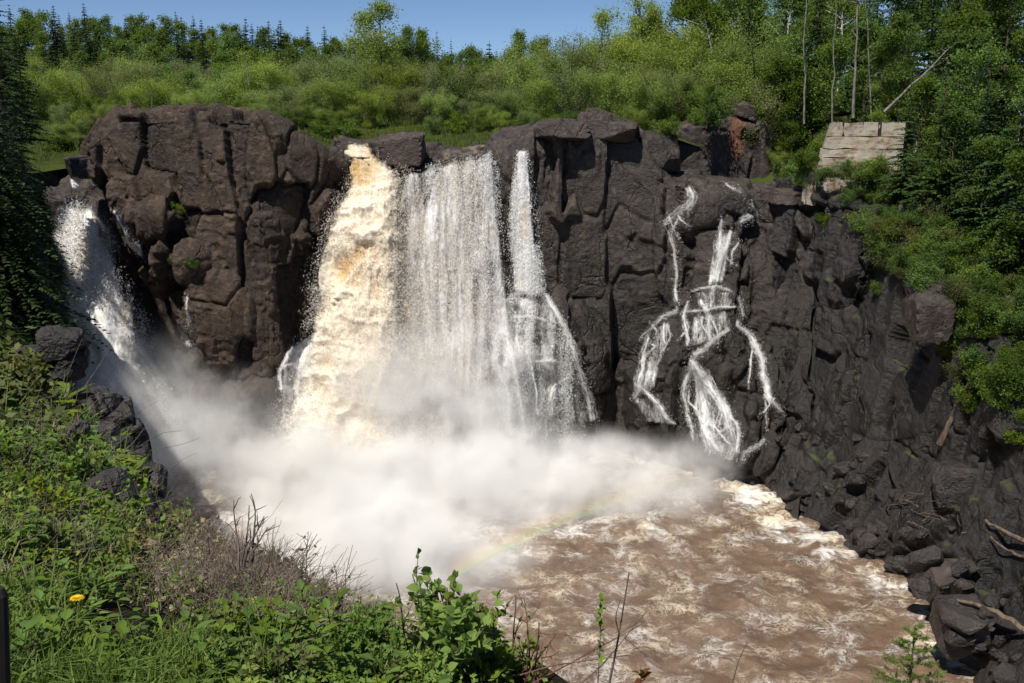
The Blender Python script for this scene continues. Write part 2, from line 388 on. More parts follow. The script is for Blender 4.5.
# plateau and hill
FRONT = [(-600, 60, 38), (-200, 70, 38), (-60, 100, 34), (0, 112, 30.5), (20, 113, 30.5), (60, 114, 31.0), (100, 116, 31.8), (130, 113, 36.2), (200, 112, 36.4), (300, 112, 35.0), (345, 114, 33.2), (405, 113, 32.9), (470, 112, 33.1), (512, 113, 34.0),
         (575, 116, 35.9), (640, 117, 35.2), (690, 119, 33.6), (710, 119, 29.6), (776, 116.5, 29.0), (815, 111, 30.0), (860, 110, 31.6), (890, 106, 32.0), (960, 103, 33), (1040, 100, 33), (1150, 98, 33), (1500, 90, 33)]
fx = np.array(FRONT, float)
def hill(px, Y):
    top = np.interp(px, [-600, 0, 100, 330, 430, 520, 700, 1000, 1500], [66, 66, 65, 57, 52, 50, 47, 60, 62])
    t = np.clip((Y - 215) / 215, 0, 1); t = t * t * (3 - 2 * t)
    t2 = np.clip((Y - 430) / 900, 0, 1)
    z0 = np.interp(px, fx[:, 0], fx[:, 2])
    near_t = np.clip((Y - np.interp(px, fx[:, 0], fx[:, 1])) / 12, 0, 1)
    rise = np.interp(px, [700, 850, 1200], [0, 7, 14]) * np.clip((Y - 112) / 60, 0, 1)
    b = z0 + (36.2 - z0) * near_t + rise
    return b + np.maximum(0, (top - b)) * t - 30 * t2 * t2
PX = np.linspace(-600, 1500, 211); V_ = []
for px in PX:
    y0 = np.interp(px, fx[:, 0], fx[:, 1])
    Ys = np.concatenate([y0 + np.array([0, 2, 4, 7, 11, 16, 24, 34, 48, 66]), np.linspace(y0 + 90, 460, 26), [560, 700, 1000, 1600, 3000, 7000]])
    V_.append([wz(px, Y, 0) * [1, 1, 0] * 1.0 + [0, 0, float(hill(px, Y))] for Y in Ys])
V_ = np.array(V_); V_[..., 2] += (fbm(V_ * .12, 4, 77) - .5) * 1.2
m = N('meadow'); p = m.pos(); f = m.noise(p, .25, 5, .65)
M_MEAD = m.surf(m.bsdf(m.mix(m.ramp(f, .35, .65), (.035, .045, .013), (.06, .075, .016)), .95, m.bump(m.noise(p, 2.5, 4, .7), 1, .4), .1))
ground = MB().add(V_, grid_faces(*V_.shape[:2])).build('ground', M_MEAD, smooth=True, kind='structure', label='grassy plateau and hillside beyond the falls')
GROUND_BVH = BVHTree.FromPolygons(V_.reshape(-1, 3).tolist(), grid_faces(*V_.shape[:2]).tolist())
def ground_z(x, y, bv=None, default=36.0):
    h = (bv or GROUND_BVH).ray_cast(Vector((x, y, 300)), Vector((0, 0, -1)))
    return h[0].z if h[0] is not None else default

gb = []
g = np.random.default_rng(15)
for k in range(11000):
    px = g.uniform(20, 760); Y = np.interp(px, fx[:, 0], fx[:, 1]) + 2.5 + abs(g.normal()) * 9; w_ = wz(px, Y, 0); z_ = ground_z(w_[0], w_[1])
    gb.append([w_[0], w_[1], z_])
GB = np.array(gb)
# separate rocks
def rock_mesh(name, mat, size, seed, rough=.12, lv=3, sq=.7):
    g = np.random.default_rng(seed)
    import bmesh
    bm = bmesh.new(); bmesh.ops.create_icosphere(bm, subdivisions=lv + 1, radius=1.0)
    P = np.array([v.co[:] for v in bm.verts])
    d = unit(P); r = np.full(len(d), 9.0)
    for q in range(13):                                                   # cut by random planes: faceted block
        n = unit(g.normal(size=3) * [1, 1, 1]); n = n if q > 5 else np.eye(3)[q // 2] * (1 if q % 2 else -1) + g.normal(size=3) * .18
        n = unit(n); h = g.uniform(.62, .95) if q > 5 else g.uniform(.62, .8)
        dn = d @ n; r = np.where(dn > .05, np.minimum(r, h / np.maximum(dn, .05)), r)
    r = np.minimum(r, 1.3)
    P = d * r[:, None]
    P = P * (1 + rough * (fbm(P * 2.3 + seed, 4, seed) - .5)[:, None] * 1.6)
    P *= np.array(size) * .5 / .8
    F = np.array([[v.index for v in f.verts] for f in bm.faces]); bm.free()
    o = MB().add(P, F).build(name, mat); a_ = o.data.attributes.new('blk', 'FLOAT', 'POINT'); a_.data.foreach_set('value', np.full(len(P), g.uniform(.3, .75), np.float32)); return o
def rock(px, py, Y, w, h, label, seed, mat, rz=None, dep=None, group=None, name='boulder', tilt=0.0, sink=.0):
    """a rock whose visible face is w x h pixels"""
    c = at(px, py, Y); s = Y / FPX
    o = rock_mesh(name, mat, (w * s, (dep or (w + h) / 2 * 1.0) * s, h * s), seed)
    o.location = c + [0, (dep or (w + h) / 2) * s * .3, -sink * s]; o.rotation_euler = (0, tilt, rz if rz is not None else 0)
    put(o, label, 'boulder', group)
    return o
def rock_solid(o):
    bpy.context.view_layer.update()
    me = o.data; V = np.empty(len(me.vertices) * 3); me.vertices.foreach_get('co', V); V = V.reshape(-1, 3)
    Mx = np.array(o.matrix_world); V = V @ Mx[:3, :3].T + Mx[:3, 3]
    SOLID.append((V, np.array([p.vertices[:] for p in me.polygons])))
rocks = [
 rock(400, 150, 106.5, 50, 30, 'squat dark boulder splitting the water at the lip of the main fall', 3, M_BOULD, dep=40),
 rock(747, 111, 119, 22, 17, 'small pinkish boulder sitting on top of the orange-stained outcrop', 8, M_BOULD),
 rock(556, 131, 109, 54, 20, 'flat-topped reddish crest rock right of the narrow falling stream', 9, M_BOULD, dep=60),
 rock(610, 131, 111, 58, 24, 'long brown crest rock between the narrow fall and the stained outcrop', 10, M_BOULD, dep=70),
 rock(658, 152, 113, 52, 46, 'tall slanted grey block left of the stained outcrop', 11, M_WET, dep=50),
 rock(736, 206, 108.5, 40, 26, 'dark wedge rock between the two upper cascade streams', 14, M_BOULDW, tilt=-.35),
 rock(795, 198, 107, 44, 18, 'flat brown slab on the ledge right of the cascades', 15, M_BOULD, dep=40),
 rock(150, 216, 101.5, 34, 16, 'pale tilted slab wedged low on the left side of the brown buttress', 16, M_BOULD, tilt=-.3),
 rock(84, 168, 105.5, 46, 26, 'dark rock under the small upper drop of the left fall', 18, M_WET),
 rock(934, 318, 79, 46, 62, 'big squared block below the right-hand bushes', 20, M_BOULD, dep=50),
 rock(952, 576, 67.5, 56, 25, 'pale rectangular slab lying near the right edge of the pool', 21, M_BOULD, dep=46, tilt=.03),
 rock(965, 481, 75, 54, 50, 'dark pointed boulder halfway up the right bank', 22, M_BOULDW, tilt=.12, sink=6),
 rock(970, 636, 62, 62, 64, 'rounded glistening boulder at the lower right edge of the water', 24, M_BOULDW),
 rock(898, 250, 94, 40, 34, 'dark crag beneath the bushes on the right bank', 26, M_BANK),
]
for r_ in rocks: rock_solid(r_)
tier = patch('rock_outcrop', [
 col((640, 122, 28), (640, 184, 122), (642, 165, 121.5), (645, 148, 121), (650, 134, 121), (655, 131, 128)),
 col((690, 119, 28), (688, 186, 119), (688, 165, 119), (688, 148, 119), (690, 122, 119), (692, 120, 127)),
 col((730, 117.5, 28), (730, 187, 118), (730, 165, 118), (730, 148, 118), (728, 120, 118), (730, 118, 127)),
 col((768, 118, 28), (768, 187, 118.5), (768, 168, 118.5), (766, 148, 118.5), (764, 122, 118.5), (764, 120, 127)),
 col((790, 122, 28), (790, 187, 124), (786, 170, 124), (782, 152, 124), (778, 140, 124), (775, 136, 130))],
 .16, M_TIER, .6, 52, 3.4, .5)
put(tier, 'dark rock outcrop with an orange stain above the right cascades', 'rock outcrop', kind='thing')

# ------------------------------------------------------------------ lookups for things that run or stand on rock
def bvh(lst):
    V = np.concatenate([v for v, f in lst]); off = np.cumsum([0] + [len(v) for v, f in lst]); F = []
    for (v, f), o_ in zip(lst, off): F += (f + o_).tolist()
    return BVHTree.FromPolygons(V.tolist(), F)
ROCK_BVH = bvh(SOLID)
def hit(px, py, bv=None):
    d = unit(at(px, py, 50.0) - EYE)
    h = (bv or ROCK_BVH).ray_cast(Vector(EYE), Vector(d))
    return None if h[0] is None else np.array(h[0])
# ------------------------------------------------------------------ water
CREAM, WHITE, TAN = (.92, .86, .74), (.92, .91, .89), (.64, .42, .18)
def fall_mat(name, bias, tan=.3, streak=(2.2, .22), speck=(5.0, 2.2), soft=.10, white=WHITE, sp=.5, op=1.0):
    """broken white water: opaque clots and threads with gaps between them"""
    m = N(name); uv = m.uv()
    st = m.noise(m.scale(uv, (streak[0], streak[1], 1)), 1.0, 4, .6, .6)
    bg = m.noise(m.scale(uv, (.55, .12, 1)), 1.0, 3, .5, .4)
    sk = m.noise(m.scale(uv, (speck[0], speck[1], 1)), 1.0, 4, .7)
    e = m.n('ShaderNodeAttribute', attribute_name='edge').outputs['Fac']
    v = m.math('ADD', m.math('ADD', m.math('MULTIPLY', st, .62), m.math('MULTIPLY', bg, .55)), m.math('MULTIPLY', sk, sp))
    v = m.math('ADD', m.math('ADD', v, bias - (1.17 + sp) / 2), m.math('MULTIPLY', m.math('SUBTRACT', e, 1.0), .75))
    al = m.ramp(v, -soft, soft, 0, op)
    t = m.ramp(m.noise(m.scale(uv, (.5, .16, 1)), 1.0, 4, .6), .42, .68, 0, tan)
    c = m.mix(t, white, TAN)
    d = m.bsdf(c, .55, m.bump(m.math('ADD', sk, st), .6, .12), .3)
    tr = m.n('ShaderNodeBsdfTranslucent', {'Color': c}).outputs[0]
    s = m.n('ShaderNodeMixShader', {0: .12, 1: d, 2: tr}).outputs[0]
    return m.surf(m.n('ShaderNodeMixShader', {0: al, 1: m.n('ShaderNodeBsdfTransparent').outputs[0], 2: s}).outputs[0])
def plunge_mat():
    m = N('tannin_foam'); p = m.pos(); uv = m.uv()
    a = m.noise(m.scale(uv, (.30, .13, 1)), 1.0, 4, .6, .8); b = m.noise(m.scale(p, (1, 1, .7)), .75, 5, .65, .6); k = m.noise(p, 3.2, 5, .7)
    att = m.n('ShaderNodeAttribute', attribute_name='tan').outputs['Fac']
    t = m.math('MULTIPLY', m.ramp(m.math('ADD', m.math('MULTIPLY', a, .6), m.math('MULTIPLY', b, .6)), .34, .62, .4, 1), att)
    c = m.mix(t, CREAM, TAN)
    c = m.mix(m.ramp(k, .5, .75, 0, .4), c, (.92, .89, .83))
    e = m.n('ShaderNodeAttribute', attribute_name='edge').outputs['Fac']
    v = m.math('ADD', m.math('ADD', m.math('MULTIPLY', b, .6), m.math('MULTIPLY', k, .7)), m.math('MULTIPLY', m.math('SUBTRACT', e, 1.0), 1.0))
    al = m.ramp(v, .05, .50)
    d = m.bsdf(c, .6, m.bump(m.math('ADD', m.noise(p, 2.0, 6, .75), m.math('MULTIPLY', k, .5)), .6, .25), .2)
    tr = m.n('ShaderNodeBsdfTranslucent', {'Color': c}).outputs[0]
    s = m.n('ShaderNodeMixShader', {0: .08, 1: d, 2: tr}).outputs[0]
    return m.surf(m.n('ShaderNodeMixShader', {0: al, 1: m.n('ShaderNodeBsdfTransparent').outputs[0], 2: s}).outputs[0])
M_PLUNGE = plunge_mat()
M_CURT = fall_mat('curtain_water', -.03, .45, (1.3, .14), (5.0, 2.4), .24, sp=.6)
M_CURT2 = fall_mat('curtain_water_thin', -.08, .35, (1.6, .16), (4.0, 2.0), .26, sp=.6)
M_VEIL = fall_mat('veil_water', -.06, .15, (1.3, .28), (4.0, 2.2), .26)
M_NARROW = fall_mat('narrow_water', .12, .12, (3.0, .25))
M_STRAND = fall_mat('strand_water', .07, .08, (5.0, .40), (7.0, 2.0), .32, sp=.8, op=.88)
M_FILM = fall_mat('film_water', -.08, .10, (2.0, .30), (4.0, 2.0), .28, sp=.6)
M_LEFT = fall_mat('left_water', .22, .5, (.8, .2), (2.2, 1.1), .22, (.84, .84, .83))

def set_attr(o, name, vals):
    a = o.data.attributes.new(name, 'FLOAT', 'POINT'); a.data.foreach_set('value', np.asarray(vals, np.float32).ravel())
def billow(P, s, big=2.4):
    Q = P * np.array([1, 1, .52]); r = 0; a = 1.0; f = 1.0 / big
    W = (np.stack([fbm(Q * f * .8, 2, s + 30 + i) for i in range(3)], -1) - .5) * 1.4
    for o_ in range(5):
        n = abs(2 * vnoise(Q * f + W + o_ * 9.1, s + o_) - 1); r = r + a * (1 - n); a *= .6; f *= 2.05
    return r / 2.3 - .45
SHEETS = {}
def sheet(name, left, right, Y, mat, step=.25, amp=.0, big=2.4, bulge=0.0, lift=.15, fade=(.12, .12, .05, .10), seed=1, tan=None, **k):
    """water between a left and a right edge (pixels); Y = [(py, distance)...] for a free fall, None to run over the rock"""
    L, Rr = np.array(left, float), np.array(right, float)
    y0, y1 = max(L[0, 1], Rr[0, 1]), min(L[-1, 1], Rr[-1, 1])
    y0a, y1a = (L[0, 1] + Rr[0, 1]) / 2, (L[-1, 1] + Rr[-1, 1]) / 2
    d0 = 105 / FPX
    nv = max(4, int((y1a - y0a) * d0 / step)); nu = max(4, int(np.mean([abs(Rr[:, 0].mean() - L[:, 0].mean())]) * d0 / step))
    t = np.linspace(0, 1, nv)
    seg = lambda Q: np.stack([np.interp(t, np.linspace(0, 1, len(Q)), Q[:, 0]), np.interp(t, np.linspace(0, 1, len(Q)), Q[:, 1])], -1)
    # edges resampled by height
    def edge(Q):
        yy = Q[0, 1] + (Q[-1, 1] - Q[0, 1]) * t
        return np.stack([np.interp(yy, Q[:, 1], Q[:, 0]), yy], -1)
    EL, ER = edge(L), edge(Rr)
    u = np.linspace(0, 1, nu)
    PXY = EL[None] * (1 - u)[:, None, None] + ER[None] * u[:, None, None]       # nu,nv,2
    G = np.zeros((nu, nv, 3))
    if Y is None:
        rngd = np.full((nu, nv), np.nan)
        for i in range(nu):
            for j in range(nv):
                h = hit(*PXY[i, j])
                if h is not None: rngd[i, j] = h[1]
        for i in range(nu):                                                    # fill and soften, water bridges small steps
            r = rngd[i]; ok = ~np.isnan(r)
            rngd[i] = np.interp(np.arange(nv), np.arange(nv)[ok], r[ok]) if ok.any() else 108
        rs = blur(rngd[..., None].repeat(3, -1), 2)[..., 0]
        rngd = np.minimum(rngd, rs) - lift
        rngd = np.minimum(rngd, blur(rngd[..., None].repeat(3, -1), 1)[..., 0] )
    else:
        Ya = np.array(Y, float)
        rngd = np.interp(PXY[..., 1], Ya[:, 0], Ya[:, 1]) - bulge * np.sin(np.pi * u)[:, None] * np.clip(t * 4, 0, 1)[None]
    for i in range(nu):
        for j in range(nv): G[i, j] = at(PXY[i, j, 0], PXY[i, j, 1], rngd[i, j])
    if amp:
        n = -normals(G[:, ::-1])[:, ::-1]; n = np.where((n[..., 1:2] > 0), -n, n)
        BL = billow(G, seed, big)
        G = G + n * (amp * BL * np.clip(t * 5 + .15, 0, 1)[None])[..., None]
    U = np.stack([np.cumsum(np.concatenate([np.zeros((1, nv)), np.linalg.norm(np.diff(G, axis=0), axis=2)]), 0) if False else (PXY[..., 0] * d0), -PXY[..., 1] * d0], -1) + seed * 13.7
    o = MB().add(G, grid_faces(nu, nv), uv=U).build(name, mat, smooth=True, uv=True, **k)
    f = lambda x, w: np.clip(x / max(w, 1e-6), 0, 1)
    e = (f(u, fade[0]) * f(1 - u, fade[1]))[:, None] * (f(t, fade[2]) * f(1 - t, fade[3]))[None]
    if k.get('parent') is not None: o.location = -k['parent'].location
    set_attr(o, 'edge', e)
    o_tan = None
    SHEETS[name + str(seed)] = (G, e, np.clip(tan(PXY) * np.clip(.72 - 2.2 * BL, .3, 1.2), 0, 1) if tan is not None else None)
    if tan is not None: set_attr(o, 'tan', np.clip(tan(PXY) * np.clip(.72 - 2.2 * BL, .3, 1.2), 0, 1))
    return o
def spray_mat(name, white, tan, op=.45):
    m = N(name); t = m.n('ShaderNodeAttribute', attribute_name='tan').outputs['Fac']; c = m.mix(t, white, tan)
    s = m.n('ShaderNodeMixShader', {0: .3, 1: m.bsdf(c, .6, spec=.2), 2: m.n('ShaderNodeBsdfTranslucent', {'Color': c}).outputs[0]}).outputs[0]
    return m.surf(m.n('ShaderNodeMixShader', {0: op, 1: m.n('ShaderNodeBsdfTransparent').outputs[0], 2: s}).outputs[0])
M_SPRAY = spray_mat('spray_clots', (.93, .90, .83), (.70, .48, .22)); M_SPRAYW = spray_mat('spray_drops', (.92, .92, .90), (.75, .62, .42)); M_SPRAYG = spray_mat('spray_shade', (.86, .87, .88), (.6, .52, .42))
def clots(G, n, size, out, mat, parent, seed, wt=None, tan=None, elong=1.6, side=.15, name='spray', fall=.75):
    """torn clots and drops of water flying just off a falling sheet"""
    g = np.random.default_rng(seed); nu, nv, _ = G.shape
    w = np.ones((nu, nv)) if wt is None else wt; w = w.ravel() / w.sum()
    k = g.choice(nu * nv, n, p=w); i, j = k // nv, k % nv
    nm = normals(G[:, ::-1])[:, ::-1]; nm = np.where(nm[..., 1:2] > 0, -nm, nm)
    i2 = np.clip(i + 1, 0, nu - 1); j2 = np.clip(j + 1, 0, nv - 1); a = g.uniform(size=(n, 1)); b = g.uniform(size=(n, 1))
    C = G[i, j] + (G[i2, j] - G[i, j]) * a + (G[i, j2] - G[i, j]) * b
    C = C + nm[i, j] * np.abs(g.normal(size=(n, 1))) * out + g.normal(size=(n, 3)) * side
    A_ = unit(g.normal(size=(n, 3)) + np.array([0, 0, -1.0]) * fall * 2); B_ = unit(np.cross(A_, nm[i, j] + [0, -.3, .5] + g.normal(size=(n, 3)) * .45))
    s = size * np.exp(g.normal(size=(n, 1)) * .35)
    mb = MB().leaves(C, A_ * s * .5 * elong, B_ * s * .5); o = mb.build(name, mat, parent=parent, kind='stuff'); o.location = -parent.location
    tt = np.zeros(n) if tan is None else np.clip(tan.ravel()[k] * g.uniform(.5, 1.3, n), 0, 1)
    set_attr(o, 'tan', np.repeat(tt, 4)); return o
def streaks(G, f, thr, seed):
    x = np.arange(G.shape[0])[:, None] * np.ones(G.shape[:2]); P = np.stack([G[..., 0] * f, G[..., 2] * f * .09, 0 * x], -1)
    return np.clip((fbm(P, 4, seed) - thr) * 6, .02, 1)
def strand(path, mat, parent, name='strand', lift=.18, seed=0, step=.3, Y=None):
    """a thread of water running down the rock along pixels (px, py, width)"""
    Q = np.array(path, float); s = np.concatenate([[0], np.cumsum(np.linalg.norm(np.diff(Q[:, :2], axis=0), axis=1))])
    n = max(4, int(s[-1] * .105 / step)); tt = np.linspace(0, s[-1], n)
    q = np.stack([np.interp(tt, s, Q[:, i]) for i in range(3)], -1)
    q[:, 0] += (fbm(np.stack([tt * .05, tt * 0, tt * 0 + seed], -1), 3, seed) - .5) * 9
    r = np.full(n, np.nan)
    for i in range(n):
        if Y is not None: r[i] = np.interp(q[i, 1], [a for a, b in Y], [b for a, b in Y]); continue
        hs = [hit(q[i, 0] + o_ * q[i, 2] * .3, q[i, 1]) for o_ in (-1, 0, 1)]; hs = [h[1] for h in hs if h is not None]; r[i] = min(hs) if hs else np.nan
    ok = ~np.isnan(r); r = np.interp(np.arange(n), np.arange(n)[ok], r[ok])
    pad = np.pad(r, 2, 'edge'); mn = np.min([pad[o_:o_ + n] for o_ in range(5)], 0); pad = np.pad(mn, 2, 'edge'); r = np.convolve(pad, np.ones(5) / 5, 'valid') - lift
    nu = 7; u = np.linspace(-1, 1, nu); G = np.zeros((nu, n, 3))
    tg = np.gradient(q[:, :2], axis=0); tg /= np.linalg.norm(tg, axis=1)[:, None] + 1e-9; sd = np.stack([-tg[:, 1], tg[:, 0]], -1)
    if sd[:, 0].mean() < 0: sd = -sd
    for i in range(nu):
        for j in range(n):
            w = q[j, 2] * .86 * (.6 + .4 * vnoise(np.array([j * .23, seed, 1.5]), 5))
            G[i, j] = at(q[j, 0] + sd[j, 0] * u[i] * w, q[j, 1] + sd[j, 1] * u[i] * w, r[j] - (1 - u[i] ** 2) * min(.5, w * .05) + .12 * (vnoise(np.array([u[i] * 2, j * .5, seed]), 3) - .5))
    U = np.stack([np.repeat(u[:, None], n, 1) * q[None, :, 2] * .05, np.repeat(-tt[None] * .105, nu, 0)], -1) + seed * 7.3
    o = MB().add(G, grid_faces(nu, n), uv=U).build(name, mat, smooth=True, uv=True, parent=parent); o.location = -parent.location
    e = np.clip((1 - abs(u)) / .95, 0, 1)[:, None] * np.clip(np.minimum(np.arange(n), np.arange(n)[::-1]) / 2.0, .3, 1)[None]
    set_attr(o, 'edge', e)
    clots(G, int(n * 14), .050, .05, M_SPRAYW, parent, seed + 900, np.clip(e, .05, 1), None, 1.8, .05)
    return o

# main fall: brown plunging mass, broken curtain, side skirts over the rocks
mainf = empty('waterfall', at(400, 480, 100) * [1, 1, 0], label='broad thundering tan and white main waterfall in the middle of the cliff', cat='waterfall')
def tanf(q):
    d = np.exp(-((q[..., 0] - 385) / 48) ** 2) * np.clip((q[..., 1] - 135) / 60, .5, 1)
    return np.clip(d * 2.3 + .2, 0, 1)
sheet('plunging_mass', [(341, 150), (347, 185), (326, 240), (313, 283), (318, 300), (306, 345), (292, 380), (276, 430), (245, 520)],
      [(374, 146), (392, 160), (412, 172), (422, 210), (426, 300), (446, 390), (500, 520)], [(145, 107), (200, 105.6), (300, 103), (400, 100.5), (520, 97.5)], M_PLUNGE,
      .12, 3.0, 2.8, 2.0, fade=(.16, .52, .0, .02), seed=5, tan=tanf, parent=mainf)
sheet('curtain', [(404, 168), (392, 230), (388, 320), (390, 470)], [(498, 146), (503, 220), (512, 300), (545, 470)],
      [(145, 107), (230, 106.2), (330, 105.2), (470, 103)], M_CURT, .25, .45, 1.3, .5, fade=(.03, .08, .03, .05), seed=2, parent=mainf)
sheet('curtain', [(436, 160), (420, 230), (405, 320), (400, 470)], [(496, 148), (503, 220), (515, 300), (550, 470)],
      [(145, 106.6), (230, 105.4), (330, 104.4), (470, 102)], M_CURT2, .25, .55, 1.1, .6, fade=(.05, .1, .05, .05), seed=8, parent=mainf)
sheet('curtain', [(405, 168), (402, 300), (402, 470)], [(460, 158), (480, 220), (495, 300), (520, 470)],
      [(145, 106.3), (230, 104.7), (330, 103.6), (470, 101)], M_CURT2, .25, .6, 1.2, .6, fade=(.05, .25, .15, .05), seed=15, parent=mainf)
sheet('side_skirt', [(292, 346), (280, 362), (278, 395), (272, 450)], [(310, 330), (322, 362), (330, 395), (335, 450)], None, M_NARROW, .25, lift=.25, seed=4, parent=mainf)
for sd, pth in enumerate([[(298, 344, 8), (286, 354, 8), (281, 372, 9), (283, 395, 10)], [(306, 345, 12), (300, 370, 12), (297, 400, 12)], [(318, 330, 16), (310, 365, 16), (306, 400, 18)]]):
    strand(pth, M_STRAND, mainf, seed=sd)
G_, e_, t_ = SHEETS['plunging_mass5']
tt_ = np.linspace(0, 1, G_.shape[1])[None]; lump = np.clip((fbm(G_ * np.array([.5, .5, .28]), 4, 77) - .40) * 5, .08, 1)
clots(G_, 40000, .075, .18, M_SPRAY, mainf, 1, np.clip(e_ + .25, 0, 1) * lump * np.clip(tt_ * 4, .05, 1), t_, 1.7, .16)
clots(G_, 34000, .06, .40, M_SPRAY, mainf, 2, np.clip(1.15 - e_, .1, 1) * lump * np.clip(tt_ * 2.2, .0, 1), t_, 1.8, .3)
for q_, (sd_, n_) in enumerate(((2, 34000), (8, 18000), (15, 11000))):
    G_, e_, t_ = SHEETS['curtain%d' % sd_]; clots(G_, n_, .062, .26, M_SPRAYW, mainf, 3 + q_, e_ * streaks(G_, 1.1, .53, 30 + q_) + .001, np.clip(streaks(G_, .35, .52, 55), 0, .45), 2.4, .08)
nar = empty('waterfall', at(528, 420, 106) * [1, 1, 0], label='narrow white stream right of the main fall, fanning out over a rounded rock below', cat='waterfall')
sheet('stream', [(515, 150), (512, 180), (505, 220), (506, 294)], [(528, 150), (534, 180), (540, 230), (545, 296)], [(148, 108.2), (300, 106.2)], M_NARROW, .2, .3, .9, .3, fade=(.3, .3, .0, .03), seed=21, parent=nar)
sheet('stream', [(517, 150), (508, 220), (509, 294)], [(527, 150), (538, 230), (546, 296)], [(148, 107.9), (300, 105.7)], M_CURT, .2, .3, .8, .3, fade=(.3, .3, .0, .03), seed=23, parent=nar)
sheet('veil', [(508, 288), (496, 340), (492, 400), (488, 450)], [(546, 288), (566, 330), (586, 380), (598, 440)], None, M_VEIL, .22, lift=.22, fade=(.1, .1, .05, .1), seed=27, parent=nar)
for sd, pth in enumerate([
    [(545, 290, 10), (556, 310, 12), (566, 335, 13), (578, 365, 15), (586, 395, 18), (592, 425, 20)],
    [(508, 292, 14), (504, 320, 16), (510, 345, 14), (518, 375, 14), (522, 410, 16), (524, 445, 18)],
    [(510, 296, 8), (528, 292, 9), (545, 294, 8)], [(506, 318, 7), (530, 316, 6), (552, 322, 7)], [(530, 362, 6), (550, 360, 6), (574, 366, 7)],
    [(545, 405, 6), (555, 385, 6), (572, 374, 7)], [(530, 350, 12), (534, 380, 12), (540, 420, 14)], [(498, 360, 16), (508, 390, 16), (512, 440, 20)]]):
    strand(pth, M_STRAND if sd != 6 else M_NARROW, nar, seed=sd + 20)

for q_, (nm_, n_) in enumerate((('stream21', 12000), ('stream23', 9000), ('veil27', 22000))):
    G_, e_, t_ = SHEETS[nm_]; clots(G_, n_, .058, .2, M_SPRAYW, nar, 40 + q_, e_ * streaks(G_, 1.2, .47, 60 + q_) + .01, None, 2.2, .10)
# right-hand cascades
rc = empty('waterfall', at(712, 462, 104) * [1, 1, 0], label='thin branching white cascade stepping down the dark cliff right of the narrow stream', cat='waterfall')
for sd, pth in enumerate([
    [(689, 182, 11), (691, 196, 13), (688, 204, 16), (676, 216, 18), (660, 227, 12)],
    [(669, 232, 6), (673, 255, 7), (677, 285, 8), (679, 306, 9)],
    [(720, 180, 7), (728, 186, 10), (738, 190, 9), (748, 196, 6)], [(748, 197, 5), (751, 208, 6)],
    [(764, 211, 9), (750, 217, 13), (736, 224, 9)],
    [(719, 214, 6), (722, 232, 9), (718, 255, 14), (714, 284, 16)], [(734, 226, 10), (726, 245, 10), (720, 265, 11), (716, 286, 12)], [(742, 238, 5), (732, 252, 5), (728, 270, 4)],
    [(686, 293, 5), (700, 289, 7), (720, 286, 7), (737, 292, 5)], [(737, 292, 7), (741, 308, 7), (742, 322, 6)],
    [(680, 310, 8), (662, 316, 9), (652, 330, 10), (647, 350, 11), (640, 380, 14), (632, 402, 14)], [(680, 312, 5), (705, 310, 5), (722, 307, 4), (740, 307, 4)],
    [(634, 383, 10), (648, 394, 10), (658, 404, 10), (665, 418, 12), (678, 427, 5)],
    [(688, 296, 6), (686, 325, 8), (687, 350, 6)], [(700, 295, 7), (706, 320, 9), (708, 340, 8), (712, 345, 7)],
    [(733, 326, 7), (718, 338, 8), (706, 350, 10), (690, 357, 12)],
    [(738, 325, 8), (752, 337, 11), (758, 352, 12), (765, 378, 14), (772, 402, 12), (784, 416, 6)], [(708, 346, 8), (697, 354, 9), (691, 362, 10), (694, 374, 12)], [(741, 316, 6), (738, 325, 7), (748, 334, 8)], [(679, 300, 7), (680, 309, 7), (672, 314, 7)], [(662, 226, 8), (668, 232, 6), (671, 242, 6)], [(716, 280, 12), (714, 288, 9), (708, 300, 7)], [(692, 360, 12), (684, 385, 12), (688, 415, 11), (696, 445, 9)], [(712, 385, 9), (702, 405, 8), (716, 430, 8), (708, 458, 9)], [(724, 400, 8), (738, 425, 9), (736, 458, 9)],
    [(690, 356, 14), (700, 370, 18), (712, 388, 18), (724, 412, 20), (730, 440, 16), (728, 465, 16)],
    [(694, 372, 16), (700, 395, 20), (706, 420, 22), (712, 450, 22)], [(700, 380, 9), (698, 410, 9), (708, 435, 8), (722, 455, 8)],
    [(772, 436, 7), (758, 444, 10), (744, 452, 12), (740, 466, 13)], [(646, 342, 6), (655, 346, 5), (640, 360, 6)]]):
    strand(pth, M_STRAND, rc, seed=sd + 40)

for q, (l_, r_) in enumerate([([(686, 362), (690, 400), (700, 466)], [(712, 362), (736, 420), (738, 466)]), ([(690, 290), (690, 312)], [(736, 290), (742, 312)]), ([(684, 312), (684, 356)], [(738, 308), (742, 330)]), ([(656, 320), (634, 400)], [(676, 316), (654, 400)]),
                         ([(709, 238), (704, 290)], [(736, 224), (726, 290)]), ([(630, 396), (640, 425)], [(652, 396), (690, 430)])]):
    sheet('film', l_, r_, None, M_FILM, .25, lift=.2, fade=(.2, .2, .1, .15), seed=70 + q, parent=rc)
for sd in range(26):
    px, py = random.choice([(640, 330), (650, 320), (664, 318), (690, 315), (700, 315), (715, 315), (740, 312), (695, 365), (702, 372), (712, 390), (722, 405), (690, 385), (756, 345), (768, 390), (640, 396), (660, 405), (715, 240), (728, 240), (676, 210)]); L_ = random.uniform(14, 45)
    strand([(px + random.uniform(-6, 6), py, 3), (px + random.uniform(-8, 10), py + L_ * .5, 4), (px + random.uniform(-12, 16), py + L_, 3)], M_STRAND, rc, 'trickle', seed=200 + sd)
